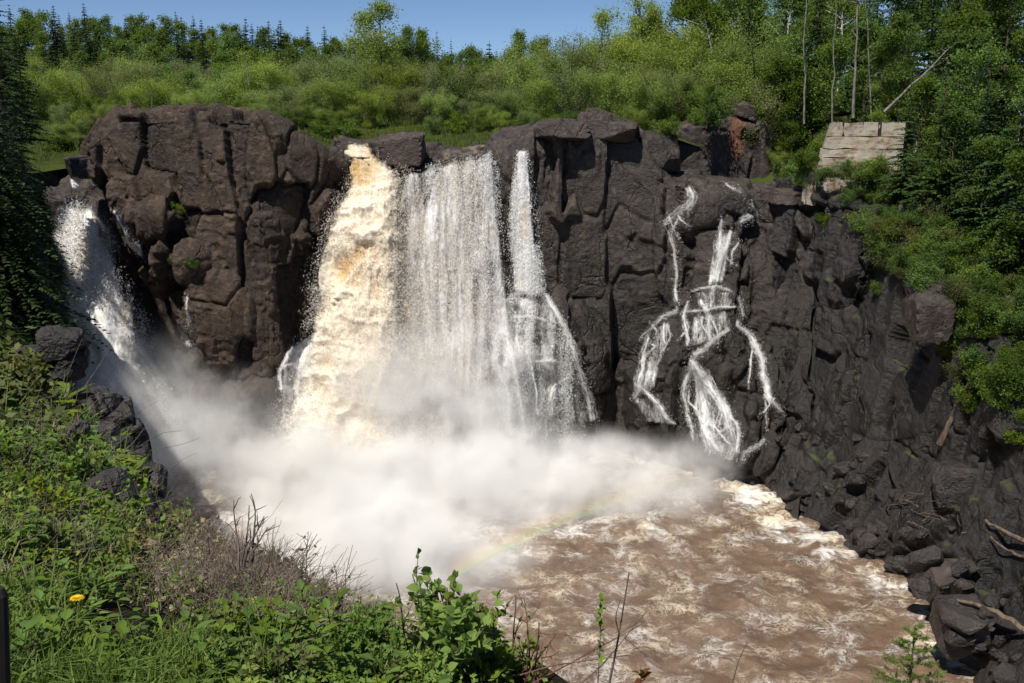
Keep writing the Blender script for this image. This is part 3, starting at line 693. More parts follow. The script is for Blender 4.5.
# left fall in the shade of the gorge wall
lf = empty('waterfall', at(150, 470, 104) * [1, 1, 0], label='shaded grey waterfall at the far left, partly hidden by the dark tree', cat='waterfall')
sheet('upper_drop', [(62, 155), (66, 170), (70, 190)], [(88, 153), (86, 172), (84, 192)], [(150, 108), (200, 106)], M_STRAND, .2, .3, 1, fade=(.2, .3, .1, .1), seed=31, parent=lf)
sheet('plunging_mass', [(66, 196), (48, 232), (58, 280), (68, 340), (72, 400), (70, 470)], [(98, 205), (112, 232), (132, 280), (150, 330), (165, 400), (190, 470)],
      [(195, 109.5), (240, 107.5), (330, 104.5), (470, 101)], M_LEFT, .25, 1.1, 2.4, 1.2, fade=(.12, .3, .05, .02), seed=33, parent=lf)
sheet('front_spray', [(50, 240), (62, 330), (60, 470)], [(100, 230), (150, 330), (200, 470)], [(195, 108), (240, 106), (330, 103), (470, 99)], M_LEFT, .25, 1.0, 1.8, 1.0, fade=(.2, .5, .3, .02), seed=36, parent=lf)
for sd, pth in enumerate([[(72, 196, 14), (78, 212, 18), (88, 232, 16)], [(92, 200, 12), (98, 218, 10), (108, 236, 8)], [(114, 206, 8), (124, 226, 8), (132, 244, 9), (146, 258, 10)],
                          [(184, 292, 5), (188, 312, 6), (191, 332, 6)], [(128, 240, 8), (140, 246, 8), (146, 262, 6)], [(180, 338, 6), (194, 350, 8)]]):
    strand(pth, M_STRAND, lf, seed=sd + 80)

for q_, (nm_, n_) in enumerate((('plunging_mass33', 26000), ('front_spray36', 14000))):
    G_, e_, t_ = SHEETS[nm_]; lump = np.clip((fbm(G_ * np.array([.45, .45, .2]), 4, 79 + q_) - .44) * 5, .03, 1); clots(G_, n_, .085, .5, M_SPRAYG, lf, 50 + q_, np.clip(e_, .05, 1) * lump, np.clip(lump * .6, 0, 1), 1.8, .3)
# river above the lip
M_RIVER = fall_mat('river_water', -.16, .95, (.5, .9), (1.6, 3.0), .25, (.45, .37, .27))
rv = sheet('river', [(424, 139), (418, 168)], [(502, 134), (497, 152)], None, M_RIVER, .25, lift=.25, fade=(.2, .2, .5, .0), seed=41)
ch = sheet('chute', [(340, 137), (343, 158)], [(374, 137), (378, 160)], None, fall_mat('chute_water', .15, .8, (1.0, .4), (3, 3), .2, (.72, .64, .50)), .25, lift=.3, fade=(.25, .25, .5, .0), seed=44, parent=mainf)
put(rv, 'shallow brown river sliding over the lip', kind='structure')

# plunge pool
gx = np.arange(-62, 66, .26); gy = np.arange(36, 126, .26)
W = np.stack(np.meshgrid(gx, gy, indexing='ij') + [np.zeros((len(gx), len(gy)))], -1)
BASE = wz(390, 98, 0)
dist = np.hypot((W[..., 0] - BASE[0]) / 1.5, (W[..., 1] - BASE[1]))
chop = np.clip(1.3 - dist / 55, .45, 1.3)
Q = W + (np.stack([fbm(W * .16, 3, 201), fbm(W * .16, 3, 202), 0 * W[..., 0]], -1) - .5) * 5
W[..., 2] = chop * (1.3 * (fbm(Q * .16, 4, 203, .55) - .5) + .75 * (abs(2 * fbm(Q * .42, 3, 205) - 1) - .3) + .34 * (abs(2 * fbm(W * 1.0, 3, 206) - 1) - .3))
m = N('tannin_pool'); p = m.pos(); p2 = m.vec('ADD', p, m.vec('MULTIPLY', m.n('ShaderNodeTexNoise', {'Vector': p, 'Scale': .30, 'Detail': 4}).outputs['Color'], (3.2, 3.2, 0)))
z = m.n('ShaderNodeSeparateXYZ', {0: p}).outputs[2]
r1 = m.math('ABSOLUTE', m.math('SUBTRACT', m.noise(p2, .42, 4, .6), .5)); r2 = m.math('ABSOLUTE', m.math('SUBTRACT', m.noise(p2, 1.1, 4, .65), .5)); r3 = m.noise(p2, .3, 5, .68)
dd = m.vec('LENGTH', m.vec('MULTIPLY', m.vec('SUBTRACT', p, (BASE[0], BASE[1], 0)), (1 / 1.35, 1, 0)))
nearf = m.ramp(dd, 44, 6)
sh = m.vec('LENGTH', m.vec('DIVIDE', m.vec('SUBTRACT', p, tuple(wz(835, 83, 0))), (15.0, 11.0, 1.0)))
lines = m.math('MAXIMUM', m.ramp(r1, .045, .0), m.math('MULTIPLY', m.ramp(r2, .055, .0), .9))
r4 = m.math('ABSOLUTE', m.math('SUBTRACT', m.noise(p2, 2.6, 3, .6), .5)); lines = m.math('MAXIMUM', lines, m.math('MULTIPLY', m.ramp(r4, .05, .0), .7))
lines = m.math('MULTIPLY', lines, m.ramp(r3, .42, .66))
att = m.n('ShaderNodeAttribute', attribute_name='shore').outputs['Fac']
patchf = m.ramp(m.math('ADD', m.math('ADD', r3, m.math('MULTIPLY', nearf, .32)), m.math('ADD', m.math('MULTIPLY', att, .26), m.math('MULTIPLY', m.math('SUBTRACT', m.noise(p2, 2.2, 4, .7), .5), .5))), .70, .95)
foam = m.math('MAXIMUM', m.math('MULTIPLY', lines, .75), patchf, clamp=True)
foam = m.math('MAXIMUM', foam, m.math('MULTIPLY', m.ramp(m.math('ADD', z, m.math('MULTIPLY', m.noise(p2, 1.8, 4, .7), .8)), .62, 1.0), .6))
foam = m.math('MAXIMUM', foam, m.math('MULTIPLY', m.ramp(m.noise(p2, 4.5, 4, .7), .56, .72), m.ramp(r3, .46, .7, 0, .55)))
brown = m.mix(m.ramp(m.noise(p2, .25, 4, .6), .35, .68), (.140, .088, .058), (.212, .143, .096))
c = m.mix(foam, brown, m.mix(m.ramp(m.noise(p, .2, 3), .4, .6), (.80, .77, .72), (.78, .68, .50)))
M_POOL = m.surf(m.bsdf(c, m.ramp(foam, 0, 1, .22, .6), m.bump(m.math('ADD', m.noise(p2, 1.6, 6, .7), m.math('MULTIPLY', foam, .25)), .8, .28), .5))
pool = MB().add(W, grid_faces(len(gx), len(gy))).build('water', M_POOL, smooth=True, kind='structure', label='churning brown plunge pool laced with foam')
shore = []
sx, sy = [], []
for px, Y in ((740, 100), (770, 94), (798, 88.5), (825, 85), (852, 81), (880, 77.5), (905, 74), (930, 69), (950, 64), (975, 60)):
    w_ = wz(px, Y, 0); sx.append(w_[0]); sy.append(w_[1])
sxy = np.stack([np.interp(np.linspace(0, 9, 80), range(10), sx), np.interp(np.linspace(0, 9, 80), range(10), sy)], -1)
P2 = W[..., :2].reshape(-1, 2); dmin = np.full(len(P2), 99.0)
for q in sxy: dmin = np.minimum(dmin, np.hypot(P2[:, 0] - q[0], P2[:, 1] - q[1]))
set_attr(pool, 'shore', np.clip(1.15 - dmin / 4.0, 0, 1))

# spray thrown up by the falls: clouds of drifting droplets in still air
def mist(name, clouds, dens, seed, label, step_rate=.25, nlo=.36, nhi=.66, color=(.995, .985, .965), aniso=0.0, nsc=.13):
    lo = np.min([np.array(c) - np.array(r) for c, r, w in clouds], 0); hi = np.max([np.array(c) + np.array(r) for c, r, w in clouds], 0)
    import bmesh
    bm = bmesh.new(); bmesh.ops.create_icosphere(bm, subdivisions=3, radius=1.0)
    d = np.array([v.co[:] for v in bm.verts]); F = np.array([[v.index for v in f.verts] for f in bm.faces]); bm.free()
    cen = (lo + hi) / 2; best = np.zeros(len(d))                      # a closed skin round all the clouds
    for c, r, w in clouds:
        c = np.array(c); r = np.array(r); V = c + r * unit(d) * 1.03
        for v in V: 
            q = v - cen; best = np.maximum(best, (d @ q) * 1.0)
    V = cen + d * best[:, None] * .0
    # support function -> vertices pushed to the outermost cloud along each direction
    rad = np.zeros(len(d))
    for c, r, w in clouds:
        c = np.array(c) - cen; r = np.array(r) * 1.04
        A_ = ((d / r) ** 2).sum(1); B_ = (d * c / r ** 2).sum(1); C_ = ((c / r) ** 2).sum() - 1
        disc = B_ ** 2 - A_ * C_; t_ = np.where(disc > 0, (B_ + np.sqrt(np.maximum(disc, 0))) / A_, 0); rad = np.maximum(rad, t_)
    for _ in range(2):
        rr = rad.copy(); cnt = np.ones(len(rad))
        for a_, b_ in ((0, 1), (1, 2), (2, 0)):
            np.maximum.at(rr, F[:, a_], rad[F[:, b_]] * .9); np.maximum.at(rr, F[:, b_], rad[F[:, a_]] * .9)
        rad = np.maximum(rad, rr)
    m = N(name); p = m.pos()
    tot = None
    wp = m.vec('ADD', p, m.vec('MULTIPLY', m.vec('SUBTRACT', m.n('ShaderNodeTexNoise', {'Vector': p, 'Scale': nsc * .7, 'Detail': 1.0}).outputs['Color'], (.5, .5, .5)), (5, 5, 5)))
    for c, r, w in clouds:
        dd_ = m.vec('LENGTH', m.vec('DIVIDE', m.vec('SUBTRACT', wp, tuple(c)), tuple(np.array(r))))
        g = m.ramp(dd_, .98, .0, 0, w)
        tot = g if tot is None else m.math('ADD', tot, g)
    nz = m.noise(p, nsc, 3.0, .6)
    k = m.math('MULTIPLY', tot, m.math('ADD', m.ramp(nz, nlo, nhi, .24, 1.05), m.ramp(tot, .3, 1.2, 0, .5)))
    k = m.math('MULTIPLY', k, dens)
    vs = m.n('ShaderNodeVolumePrincipled', {'Color': (*color, 1), 'Density': k, 'Anisotropy': aniso}).outputs[0]
    m.t.links.new(vs, m.out.inputs['Volume'])
    m.m.cycles.volume_step_rate = step_rate
    return MB().add(cen + d * rad[:, None], F).build(name, m.m, kind='stuff', label=label)
CL = [(at(350, 490, 95), (16, 10, 11), .9), (at(455, 500, 93), (17, 11, 8.5), .9), (at(325, 552, 85), (12, 11, 8), .9), (at(560, 490, 95), (18, 10, 7), .42),
      (at(385, 425, 98.0), (11, 4.5, 15), .5), (at(395, 570, 80), (14, 11, 8), 1.0), (at(240, 465, 95), (14, 9, 11), .17), (at(150, 420, 101), (11, 4.5, 12), .26), (at(475, 400, 100), (11, 4.5, 12), .36),
      (at(650, 475, 97), (16, 10, 5), .16), (at(135, 450, 90), (9, 9, 9), .26)]
mist('mist', CL, 1.1, 1, 'white cloud of spray rising from the foot of the falls', aniso=-.3, nlo=.45, nhi=.58, nsc=.2, step_rate=.38)
# rainbow in the spray: a thin arc of tinted droplets 42 degrees round the point opposite the sun
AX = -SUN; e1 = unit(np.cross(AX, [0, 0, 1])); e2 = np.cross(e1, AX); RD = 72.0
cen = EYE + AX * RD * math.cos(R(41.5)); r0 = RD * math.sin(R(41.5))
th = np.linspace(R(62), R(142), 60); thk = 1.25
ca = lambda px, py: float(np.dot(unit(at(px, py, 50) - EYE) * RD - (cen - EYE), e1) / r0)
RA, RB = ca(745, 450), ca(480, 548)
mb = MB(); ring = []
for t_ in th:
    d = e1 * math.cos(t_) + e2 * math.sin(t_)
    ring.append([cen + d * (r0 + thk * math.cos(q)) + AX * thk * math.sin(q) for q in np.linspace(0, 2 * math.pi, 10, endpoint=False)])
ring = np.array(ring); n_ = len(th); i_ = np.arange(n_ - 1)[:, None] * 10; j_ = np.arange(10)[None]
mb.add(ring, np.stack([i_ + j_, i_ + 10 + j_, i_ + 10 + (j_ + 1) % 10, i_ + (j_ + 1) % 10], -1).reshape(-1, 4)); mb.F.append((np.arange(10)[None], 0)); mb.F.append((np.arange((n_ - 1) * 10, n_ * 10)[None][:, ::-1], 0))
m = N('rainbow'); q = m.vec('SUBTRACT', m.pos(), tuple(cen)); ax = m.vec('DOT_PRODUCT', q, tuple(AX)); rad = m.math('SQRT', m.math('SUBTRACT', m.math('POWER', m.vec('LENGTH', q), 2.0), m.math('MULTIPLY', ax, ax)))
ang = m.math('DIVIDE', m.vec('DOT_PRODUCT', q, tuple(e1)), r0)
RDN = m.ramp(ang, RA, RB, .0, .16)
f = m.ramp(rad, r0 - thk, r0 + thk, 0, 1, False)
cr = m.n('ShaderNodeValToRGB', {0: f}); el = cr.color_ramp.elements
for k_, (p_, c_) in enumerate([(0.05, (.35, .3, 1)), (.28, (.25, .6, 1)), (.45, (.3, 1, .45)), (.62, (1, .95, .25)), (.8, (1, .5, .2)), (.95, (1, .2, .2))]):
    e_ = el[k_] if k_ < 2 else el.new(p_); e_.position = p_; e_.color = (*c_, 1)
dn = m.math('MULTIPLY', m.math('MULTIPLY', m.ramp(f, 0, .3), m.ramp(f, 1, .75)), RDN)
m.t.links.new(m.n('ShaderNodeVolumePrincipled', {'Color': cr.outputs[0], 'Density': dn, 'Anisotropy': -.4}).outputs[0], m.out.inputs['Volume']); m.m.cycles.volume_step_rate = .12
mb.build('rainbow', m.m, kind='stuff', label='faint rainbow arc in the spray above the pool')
# ------------------------------------------------------------------ trees
M_WILLOW = leaf_mat('willow_leaf', (.20, .265, .055), (.29, .36, .075), .45, .35)
M_ASPEN = leaf_mat('aspen_leaf', (.085, .150, .020), (.15, .22, .030), .40, .5)
M_DARKLEAF = leaf_mat('maple_leaf', (.055, .105, .016), (.11, .17, .024), .38, .5)
M_SPRUCE = leaf_mat('spruce_needle', (.016, .032, .012), (.032, .056, .018), .12, .6)
M_FIR = leaf_mat('fir_needle', (.026, .055, .014), (.050, .088, .020), .18, .6)
M_CEDAR = leaf_mat('cedar_spray', (.020, .034, .012), (.032, .050, .014), .15, .9)
M_BARK = bark_mat('bark', (.045, .035, .028), (.10, .082, .068))
M_PALEBARK = bark_mat('pale_bark', (.22, .20, .18), (.42, .40, .36))
M_DEADBARK = bark_mat('dead_bark', (.10, .088, .075), (.23, .205, .18))
def curve_pts(p0, d, L, n, g, bend=.25, up=.0):
    pts = [np.array(p0, float)]; d = unit(d)
    for i in range(n):
        d = unit(d + g.normal(size=3) * bend * .5 + np.array([0, 0, up])); pts.append(pts[-1] + d * L / n)
    return np.array(pts)
def scatter_leaves(mb, C, size, g, asp=.55, flat=.5, m=0):
    N_ = len(C); A_ = unit(g.normal(size=(N_, 3)) * [1, 1, .8]); Nn = unit(g.normal(size=(N_, 3)) + [0, 0, flat])
    B_ = unit(np.cross(A_, Nn)); s = size * g.uniform(.6, 1.3, (N_, 1))
    mb.leaves(C, A_ * s * .5, B_ * s * .5 * asp, m)
def broadleaf(seed, h, r, stems, mat, bark, leaf=.3, n_leaf=7000, base=.12, open_=.5, spread=.55, sig=.45, top=.0):
    """trunk mesh and crown mesh of one broad-leaved tree or bush, standing at the origin"""
    g = np.random.default_rng(seed); tb = MB(); tips = []
    for s in range(stems):
        a = 2 * math.pi * (s + g.uniform(-.3, .3)) / stems; lean = spread * g.uniform(.3, 1.1) if stems > 1 else .06
        P = curve_pts([.15 * math.cos(a) * (stems > 1), .15 * math.sin(a) * (stems > 1), -.5], [math.cos(a) * lean, math.sin(a) * lean, 1], h * g.uniform(.7, .95) if stems > 1 else h * .95, 9, g, .16)
        r0 = h * .011 / (stems ** .35) + .02
        tb.tube(P, np.linspace(r0, r0 * .2, len(P)), 6)
        nb = int(26 / stems ** .5)
        for b in range(nb):
            f = g.uniform(base, 1.0); k = f * (len(P) - 1); i = min(int(k), len(P) - 2); q = P[i] + (P[i + 1] - P[i]) * (k - i)
            az = g.uniform(0, 2 * math.pi); prof = math.sin(math.pi * min(1, max(.12, (f - base * .6) / (1 - base * .6) * .9 + .08))) ** .7
            L = r * prof * g.uniform(.55, 1.05) * (1 if stems == 1 else .62)
            B = curve_pts(q, [math.cos(az), math.sin(az), g.uniform(.15, .9)], L, 5, g, .3, .05)
            tb.tube(B, np.linspace(r0 * .38, r0 * .08, len(B)), 4, cap=False)
            for t in range(4):
                w = g.uniform(.3, 1); kk = w * (len(B) - 1); ii = min(int(kk), len(B) - 2); qq = B[ii] + (B[ii + 1] - B[ii]) * (kk - ii)
                T = curve_pts(qq, g.normal(size=3) + [0, 0, .4], L * g.uniform(.2, .42), 3, g, .3)
                tips += [T[2], T[3], T[1] * .5 + T[2] * .5, B[min(ii + 1, len(B) - 1)]]
    tips = np.array(tips); cb = MB()
    keep = fbm(tips * (1.3 / max(sig * 2.2, .3)) * .5 + seed, 2, seed) > .5 * open_
    tips = tips[keep]; C = tips[g.integers(0, len(tips), n_leaf)] + g.normal(size=(n_leaf, 3)) * sig * [1, 1, .8]
    C = C[C[:, 2] > .05]
    scatter_leaves(cb, C, leaf, g, flat=1.4)
    return tb, cb
def spruce(seed, h, r, leaf=.55, whorl=24, per=9, droop=.35, gap=.0):
    g = np.random.default_rng(seed); tb, cb = MB(), MB()
    tb.tube([[0, 0, -.5], [0, 0, h * .5], [.05, 0, h]], [h * .014 + .03, h * .009, .02], 6)
    C, A_, B_ = [], [], []
    for w in range(whorl):
        f = (w + g.uniform(-.3, .3)) / whorl; z = h * min(.985, .08 + .91 * f + g.uniform(-.012, .012)); L0 = r * (1 - f) ** .85 * g.uniform(.75, 1.15) + .12
        for k in range(max(4, int(per * (1 - f * .5)))):
            if g.uniform() < gap: continue
            a = g.uniform(0, 2 * math.pi); L = L0 * g.uniform(.6, 1.15); d = np.array([math.cos(a), math.sin(a), 0]); sd = np.array([-d[1], d[0], 0])
            n = max(3, int(L / leaf * 2.4)); t = (np.arange(n) + .6) / n
            dr = droop * g.uniform(.6, 1.4)
            pz = z + L * (.12 * t - dr * t * t)
            p = d[None] * (L * t)[:, None] + np.stack([0 * t, 0 * t, pz], -1)
            for sgn in (-1, 1):
                dirv = unit(d[None] * .8 + sgn * sd[None] * .8 + np.array([0, 0, -.35]) + g.normal(size=(n, 3)) * .2)
                ln = leaf * (1.12 - .75 * f) * (.55 + .5 * (1 - t))[:, None] * g.uniform(.7, 1.2, (n, 1))
                C.append(p + dirv * ln * .45); A_.append(dirv * ln * .55); B_.append(unit(np.cross(dirv, [0, 0, 1]) + g.normal(size=(n, 3)) * .35) * ln * .30)
    cb.leaves(np.concatenate(C), np.concatenate(A_), np.concatenate(B_)); return tb, cb
PROTO = {}
def proto(kind, tb, cb, lm, bm):
    """keeps the two meshes of one kind of tree; every tree is an Empty with its own trunk and crown"""
    a = tb.build('trunk', bm); b = cb.build('crown', lm)
    ms = (a.data, b.data); bpy.data.objects.remove(a); bpy.data.objects.remove(b); PROTO.setdefault(kind, []).append(ms)
def plant(kind, name, loc, label, cat, group, s=1.0, rz=None, var=None, sq=1.0):
    ms = PROTO[kind][int(rng.integers(len(PROTO[kind]))) if var is None else var]
    e = empty(name, loc, rng.uniform(0, 6.28) if rz is None else rz, label=label, cat=cat, group=group); e.scale = (s * sq, s * sq, s)
    for nm, me in zip(('trunk', 'crown'), ms): put(bpy.data.objects.new(nm, me), parent=e)
    return e
M_WILLOWG = leaf_mat('grey_willow_leaf', (.17, .20, .07), (.25, .27, .11), .42, .35)
for i, lm in enumerate((M_WILLOW, M_WILLOW, M_ASPEN, M_WILLOWG, M_WILLOW)): proto('willow', *broadleaf(100 + i, 9, (5.2, 4.4, 4.0, 4.8, 5.4)[i], (7, 5, 4, 8, 6)[i], lm, M_BARK, (.16, .15, .18, .14, .17)[i], (26000, 22000, 17000, 19000, 26000)[i], .05, (.75, .9, .9, 1.0, .7)[i], .60, (.5, .42, .38, .42, .5)[i]), lm, M_BARK)
for i in range(3): proto('aspen', *broadleaf(120 + i, 14, 3.6, 1, M_ASPEN, M_PALEBARK, .24, 11000, .25, .9, .3, .45), M_ASPEN, M_PALEBARK)
for i in range(2): proto('tall_aspen', *broadleaf(130 + i, 17, 4.6, 2, M_WILLOW, M_BARK, .24, 8500, .35, 1.0, .22, .50), M_WILLOW, M_BARK)
for i in range(3): proto('maple', *broadleaf(140 + i, 13, 4.4, 2, M_DARKLEAF, M_BARK, .28, 8500, .12, .85, .25, .45), M_DARKLEAF, M_BARK)
for i in range(3): proto('bush', *broadleaf(150 + i, 3.2, 2.1, 6, M_DARKLEAF, M_BARK, .17, 4200, .05, .8, .6, .22), M_DARKLEAF, M_BARK)
for i in range(3): proto('light_bush', *broadleaf(160 + i, 3.0, 2.2, 6, M_ASPEN, M_BARK, .17, 4200, .05, .8, .6, .22), M_ASPEN, M_BARK)
M_OLIVEB = leaf_mat('olive_bush_leaf', (.075, .088, .024), (.13, .14, .038), .35, .5)
for i in range(3): proto('olive_bush', *broadleaf(155 + i, 2.8, 2.3, 6, M_OLIVEB, M_BARK, .15, 3600, .05, .9, .7, .26), M_OLIVEB, M_BARK)
for i in range(3): proto('spruce', *spruce(170 + i, 15, 3.0, .55, 34, 13), M_SPRUCE, M_BARK)
for i in range(2): proto('fir', *spruce(180 + i, 14, 3.4, .48, 32, 13, .22, .1), M_FIR, M_BARK)
for i in range(2): proto('cedar', *spruce(190 + i, 12, 2.8, .30, 60, 22, .55), M_CEDAR, M_BARK)
for i in range(2): proto('far_round', *broadleaf(200 + i, 13, 4.2, 1, M_DARKLEAF, M_BARK, .55, 2000, .2, .9, .3, .7), M_DARKLEAF, M_BARK)
for i in range(2): proto('far_light', *broadleaf(205 + i, 13, 4.0, 1, M_ASPEN, M_BARK, .55, 1800, .25, .9, .3, .7), M_ASPEN, M_BARK)
for i in range(2): proto('far_spruce', *spruce(210 + i, 16, 2.5, 1.1, 26, 11), M_SPRUCE, M_BARK)

def on_ground(px, Y): 
    w = wz(px, Y, 37); return np.array([w[0], w[1], ground_z(w[0], w[1]) - .1])
def s_for(px, Y, top, h):
    """scale that brings a tree of height h, standing at px and Y, up to picture row top"""
    b = on_ground(px, Y); t = at(px, top, Y); return max(.25, (t[2] - b[2]) / h), b
# willows along the far bank: two or three ranks, taller to the back
WG = 'willows crowding the far river bank'
WL = 'bushy yellow-green willow in the thicket behind the falls'
for px, top, Y in [(60, 92, 128), (95, 84, 130), (128, 78, 127), (158, 62, 134), (196, 74, 128), (232, 88, 125), (262, 74, 129), (300, 66, 128), (338, 60, 127), (372, 74, 124), (404, 70, 127), (442, 78, 124), (470, 88, 126), (503, 74, 124),
                   (540, 64, 125), (573, 52, 126), (606, 48, 124), (636, 50, 126), (668, 44, 124), (704, 50, 125), (738, 40, 128), (768, 50, 126)]:
    s, b = s_for(px, Y, top + 4, 8.6); plant('willow', 'willow', b, WL, 'tree', WG, s, sq=rng.uniform(.95, 1.2))
for px, top, Y in [(40, 66, 150), (80, 60, 152), (112, 56, 150), (150, 46, 156), (186, 58, 150), (222, 62, 152), (255, 58, 150), (288, 52, 154), (322, 44, 152), (352, 42, 150), (392, 52, 148), (425, 58, 150), (458, 60, 152), (494, 56, 150), (530, 44, 152),
                   (566, 36, 150), (598, 26, 148), (640, 26, 146), (680, 20, 146), (716, 26, 148)]:
    s, b = s_for(px, Y, top - 6 - rng.uniform(0, 8), 8.6); plant('willow', 'willow', b, WL, 'tree', WG, s, sq=rng.uniform(.8, 1.05))
for px, top, Y in [(20, 70, 175), (65, 62, 176), (100, 58, 178), (140, 54, 176), (205, 56, 178), (245, 58, 176), (275, 60, 178), (310, 46, 176), (365, 46, 180), (415, 54, 176), (445, 60, 178), (480, 56, 176), (515, 48, 178), (552, 36, 176), (590, 24, 172), (622, 14, 172), (660, 8, 168), (700, 10, 168)]:
    s, b = s_for(px, Y, top - 6 - rng.uniform(0, 10), 8.6); plant('willow', 'willow', b, WL, 'tree', WG, s, sq=rng.uniform(.75, .95))
for px, top, Y, l in [(384, -8, 152, 'tall open-crowned tree standing above the willows against the sky'), (600, 2, 150, 'tall pale green tree at the right end of the open sky'), (640, -8, 148, 'tall spreading tree just right of the last patch of sky')]:
    s, b = s_for(px, Y, top, 14); plant('tall_aspen', 'tall_tree', b, l, 'tree', None, s, var=0 if px < 620 else 1, sq=1.15 if px < 400 else .85)
for px, top, Y, l in [(430, 18, 200, 'thin round-headed tree on the skyline right of the tall open tree'), (414, 22, 205, 'small dark-stemmed tree close beside the tall open tree'), (510, 24, 205, 'green tree on the skyline left of the right-hand woods'), (535, 26, 205, 'darker small tree on the skyline next to a green one'), (490, 34, 205, 'low thin grey-green tree on the skyline in the middle')]:
    s, b = s_for(px, Y, top, 14); plant('aspen', 'tree', b, l, 'tree', None, s, sq=.9)
for px, top, Y in [(438, 30, 207), (420, 40, 206), (452, 38, 208)]:
    s, b = s_for(px, Y, top, 15); plant('spruce', 'spruce', b, 'dark spruce in the small skyline group right of the tall open tree', 'tree', 'spruces on the middle skyline', s, sq=.8)
# far hill forest
HG = 'trees of the far hillside forest'
g = np.random.default_rng(5); cnt = 0
for row, Y in enumerate((275, 330, 385, 435)):
    for px in np.arange(-30, 525, 8.6):
        p_ = px + g.uniform(-4, 4); yy = Y + g.uniform(-14, 14); b = on_ground(p_, yy); u = g.uniform()
        if u < .42: plant('far_spruce', 'conifer', b, 'dark pointed conifer in the far hillside forest', 'tree', HG, g.uniform(.65, 1.2), sq=1.25)
        elif u < .78: plant('far_round', 'tree', b, 'rounded mid-green tree in the far hillside forest', 'tree', HG, g.uniform(.75, 1.25))
        else: plant('far_light', 'tree', b, 'bright fresh green tree in the far hillside forest', 'tree', HG, g.uniform(.75, 1.25))
# woods on the right: trees standing on the plateau behind the bank
RG = 'trees of the woods above the right bank'
g = np.random.default_rng(9)
for px, top, Y, kind in [(690, 14, 132, 'willow'), (722, -20, 140, 'aspen'), (752, 10, 130, 'willow'), (776, -30, 140, 'aspen'), (800, 30, 122, 'maple'), (812, -40, 136, 'spruce'), (836, -30, 132, 'aspen'), (862, -50, 140, 'spruce'),
                         (846, 40, 124, 'fir'), (880, -40, 128, 'maple'), (905, -60, 132, 'spruce'), (925, -50, 122, 'fir'), (950, -60, 126, 'spruce'), (975, -70, 120, 'maple'), (1000, -80, 124, 'spruce'), (1030, -90, 118, 'fir'), (1060, -90, 122, 'spruce'),
                         (765, 46, 122, 'maple'), (705, 70, 122, 'willow'), (790, 70, 120, 'maple'), (742, 60, 122, 'willow'), (660, 62, 122, 'willow'), (868, 10, 118, 'maple'), (918, 10, 110, 'aspen'), (960, 0, 106, 'maple'), (1008, 0, 106, 'maple'), (900, 30, 116, 'aspen'),
                         (830, -60, 150, 'maple'), (890, -70, 150, 'spruce'), (780, -50, 155, 'spruce'), (745, -30, 152, 'spruce'), (700, -10, 150, 'maple'), (940, -90, 148, 'maple'), (1000, -90, 146, 'spruce'), (856, -40, 160, 'spruce'), (810, -50, 165, 'maple'), (765, -40, 170, 'maple'), (725, -30, 168, 'spruce')] + [(680 + 19 * q, -20 - q * 3.5 + (q * 37 % 17), 176 + (q * 29 % 23), ['maple', 'aspen', 'spruce', 'maple'][q % 4]) for q in range(20)]:
    H_ = {'maple': 12.4, 'aspen': 13.3, 'spruce': 15, 'fir': 14, 'willow': 8.6}[kind]
    s, b = s_for(px, Y, top, H_)
    L_ = {'maple': 'leafy green broad-leaved tree in the woods above the right bank', 'aspen': 'slender pale-stemmed aspen in the woods above the right bank', 'spruce': 'dark spruce in the woods above the right bank',
          'fir': 'mid-green fir in the woods above the right bank', 'willow': 'light green willow at the left edge of the right-hand woods'}[kind]
    plant(kind, kind if kind != 'maple' else 'broadleaf_tree', b, L_, 'tree', RG, s, sq=.85 if kind in ('spruce', 'fir') else 1.0)
g = np.random.default_rng(33)
for i in range(34):
    px = g.uniform(690, 1030); Y = g.uniform(112, 135) if px < 900 else g.uniform(106, 128); k = ['bush', 'light_bush', 'maple', 'willow'][int(g.integers(4))]
    plant(k, 'bush', on_ground(px, Y), {'bush': 'dark green bush in the undergrowth of the right-hand woods', 'light_bush': 'bright green bush in the undergrowth of the right-hand woods', 'maple': 'bushy young broad-leaved tree in the undergrowth of the right-hand woods', 'willow': 'low willow bush in the undergrowth of the right-hand woods'}[k], 'bush', 'undergrowth of the right-hand woods', g.uniform(1.0, 1.6) if 'bush' in k else g.uniform(.35, .5))
# trees and bushes rooted on the bank itself
def on_rock(px, py, default=90):
    h = hit(px, py); return h if h is not None else at(px, py, default)
for px, py, top, kind in [(902, 200, 70, 'fir'), (934, 212, 52, 'fir'), (975, 235, 40, 'spruce'), (1010, 250, 30, 'fir'), (1040, 275, 0, 'spruce'), (992, 200, -20, 'spruce'), (945, 180, 10, 'maple'), (915, 178, 62, 'maple'), (958, 225, 90, 'maple'), (990, 250, 120, 'maple'), (1020, 280, 130, 'maple'), (895, 175, 100, 'aspen'), (1000, 215, 60, 'aspen'), (968, 190, 30, 'aspen')]:
    p_ = on_rock(px, py); t_ = at(px, top, p_[1]); H_ = {'spruce': 15, 'fir': 14, 'maple': 12.4, 'aspen': 13.3}[kind]
    plant(kind, kind if kind != 'maple' else 'broadleaf_tree', p_ - [0, 0, .5], {'maple': 'leafy broad-leaved tree rooted on the right-hand bank', 'aspen': 'bright slender aspen rooted on the right-hand bank', 'fir': 'mid-green fir rooted on the right-hand bank', 'spruce': 'dark spruce rooted on the right-hand bank', 'cedar': 'drooping dark cedar rooted on the right-hand bank'}[kind], 'tree', 'trees rooted on the right bank', (t_[2] - p_[2]) / H_)
BG = 'bushes growing on the right bank'
g = np.random.default_rng(3); n_ = 0
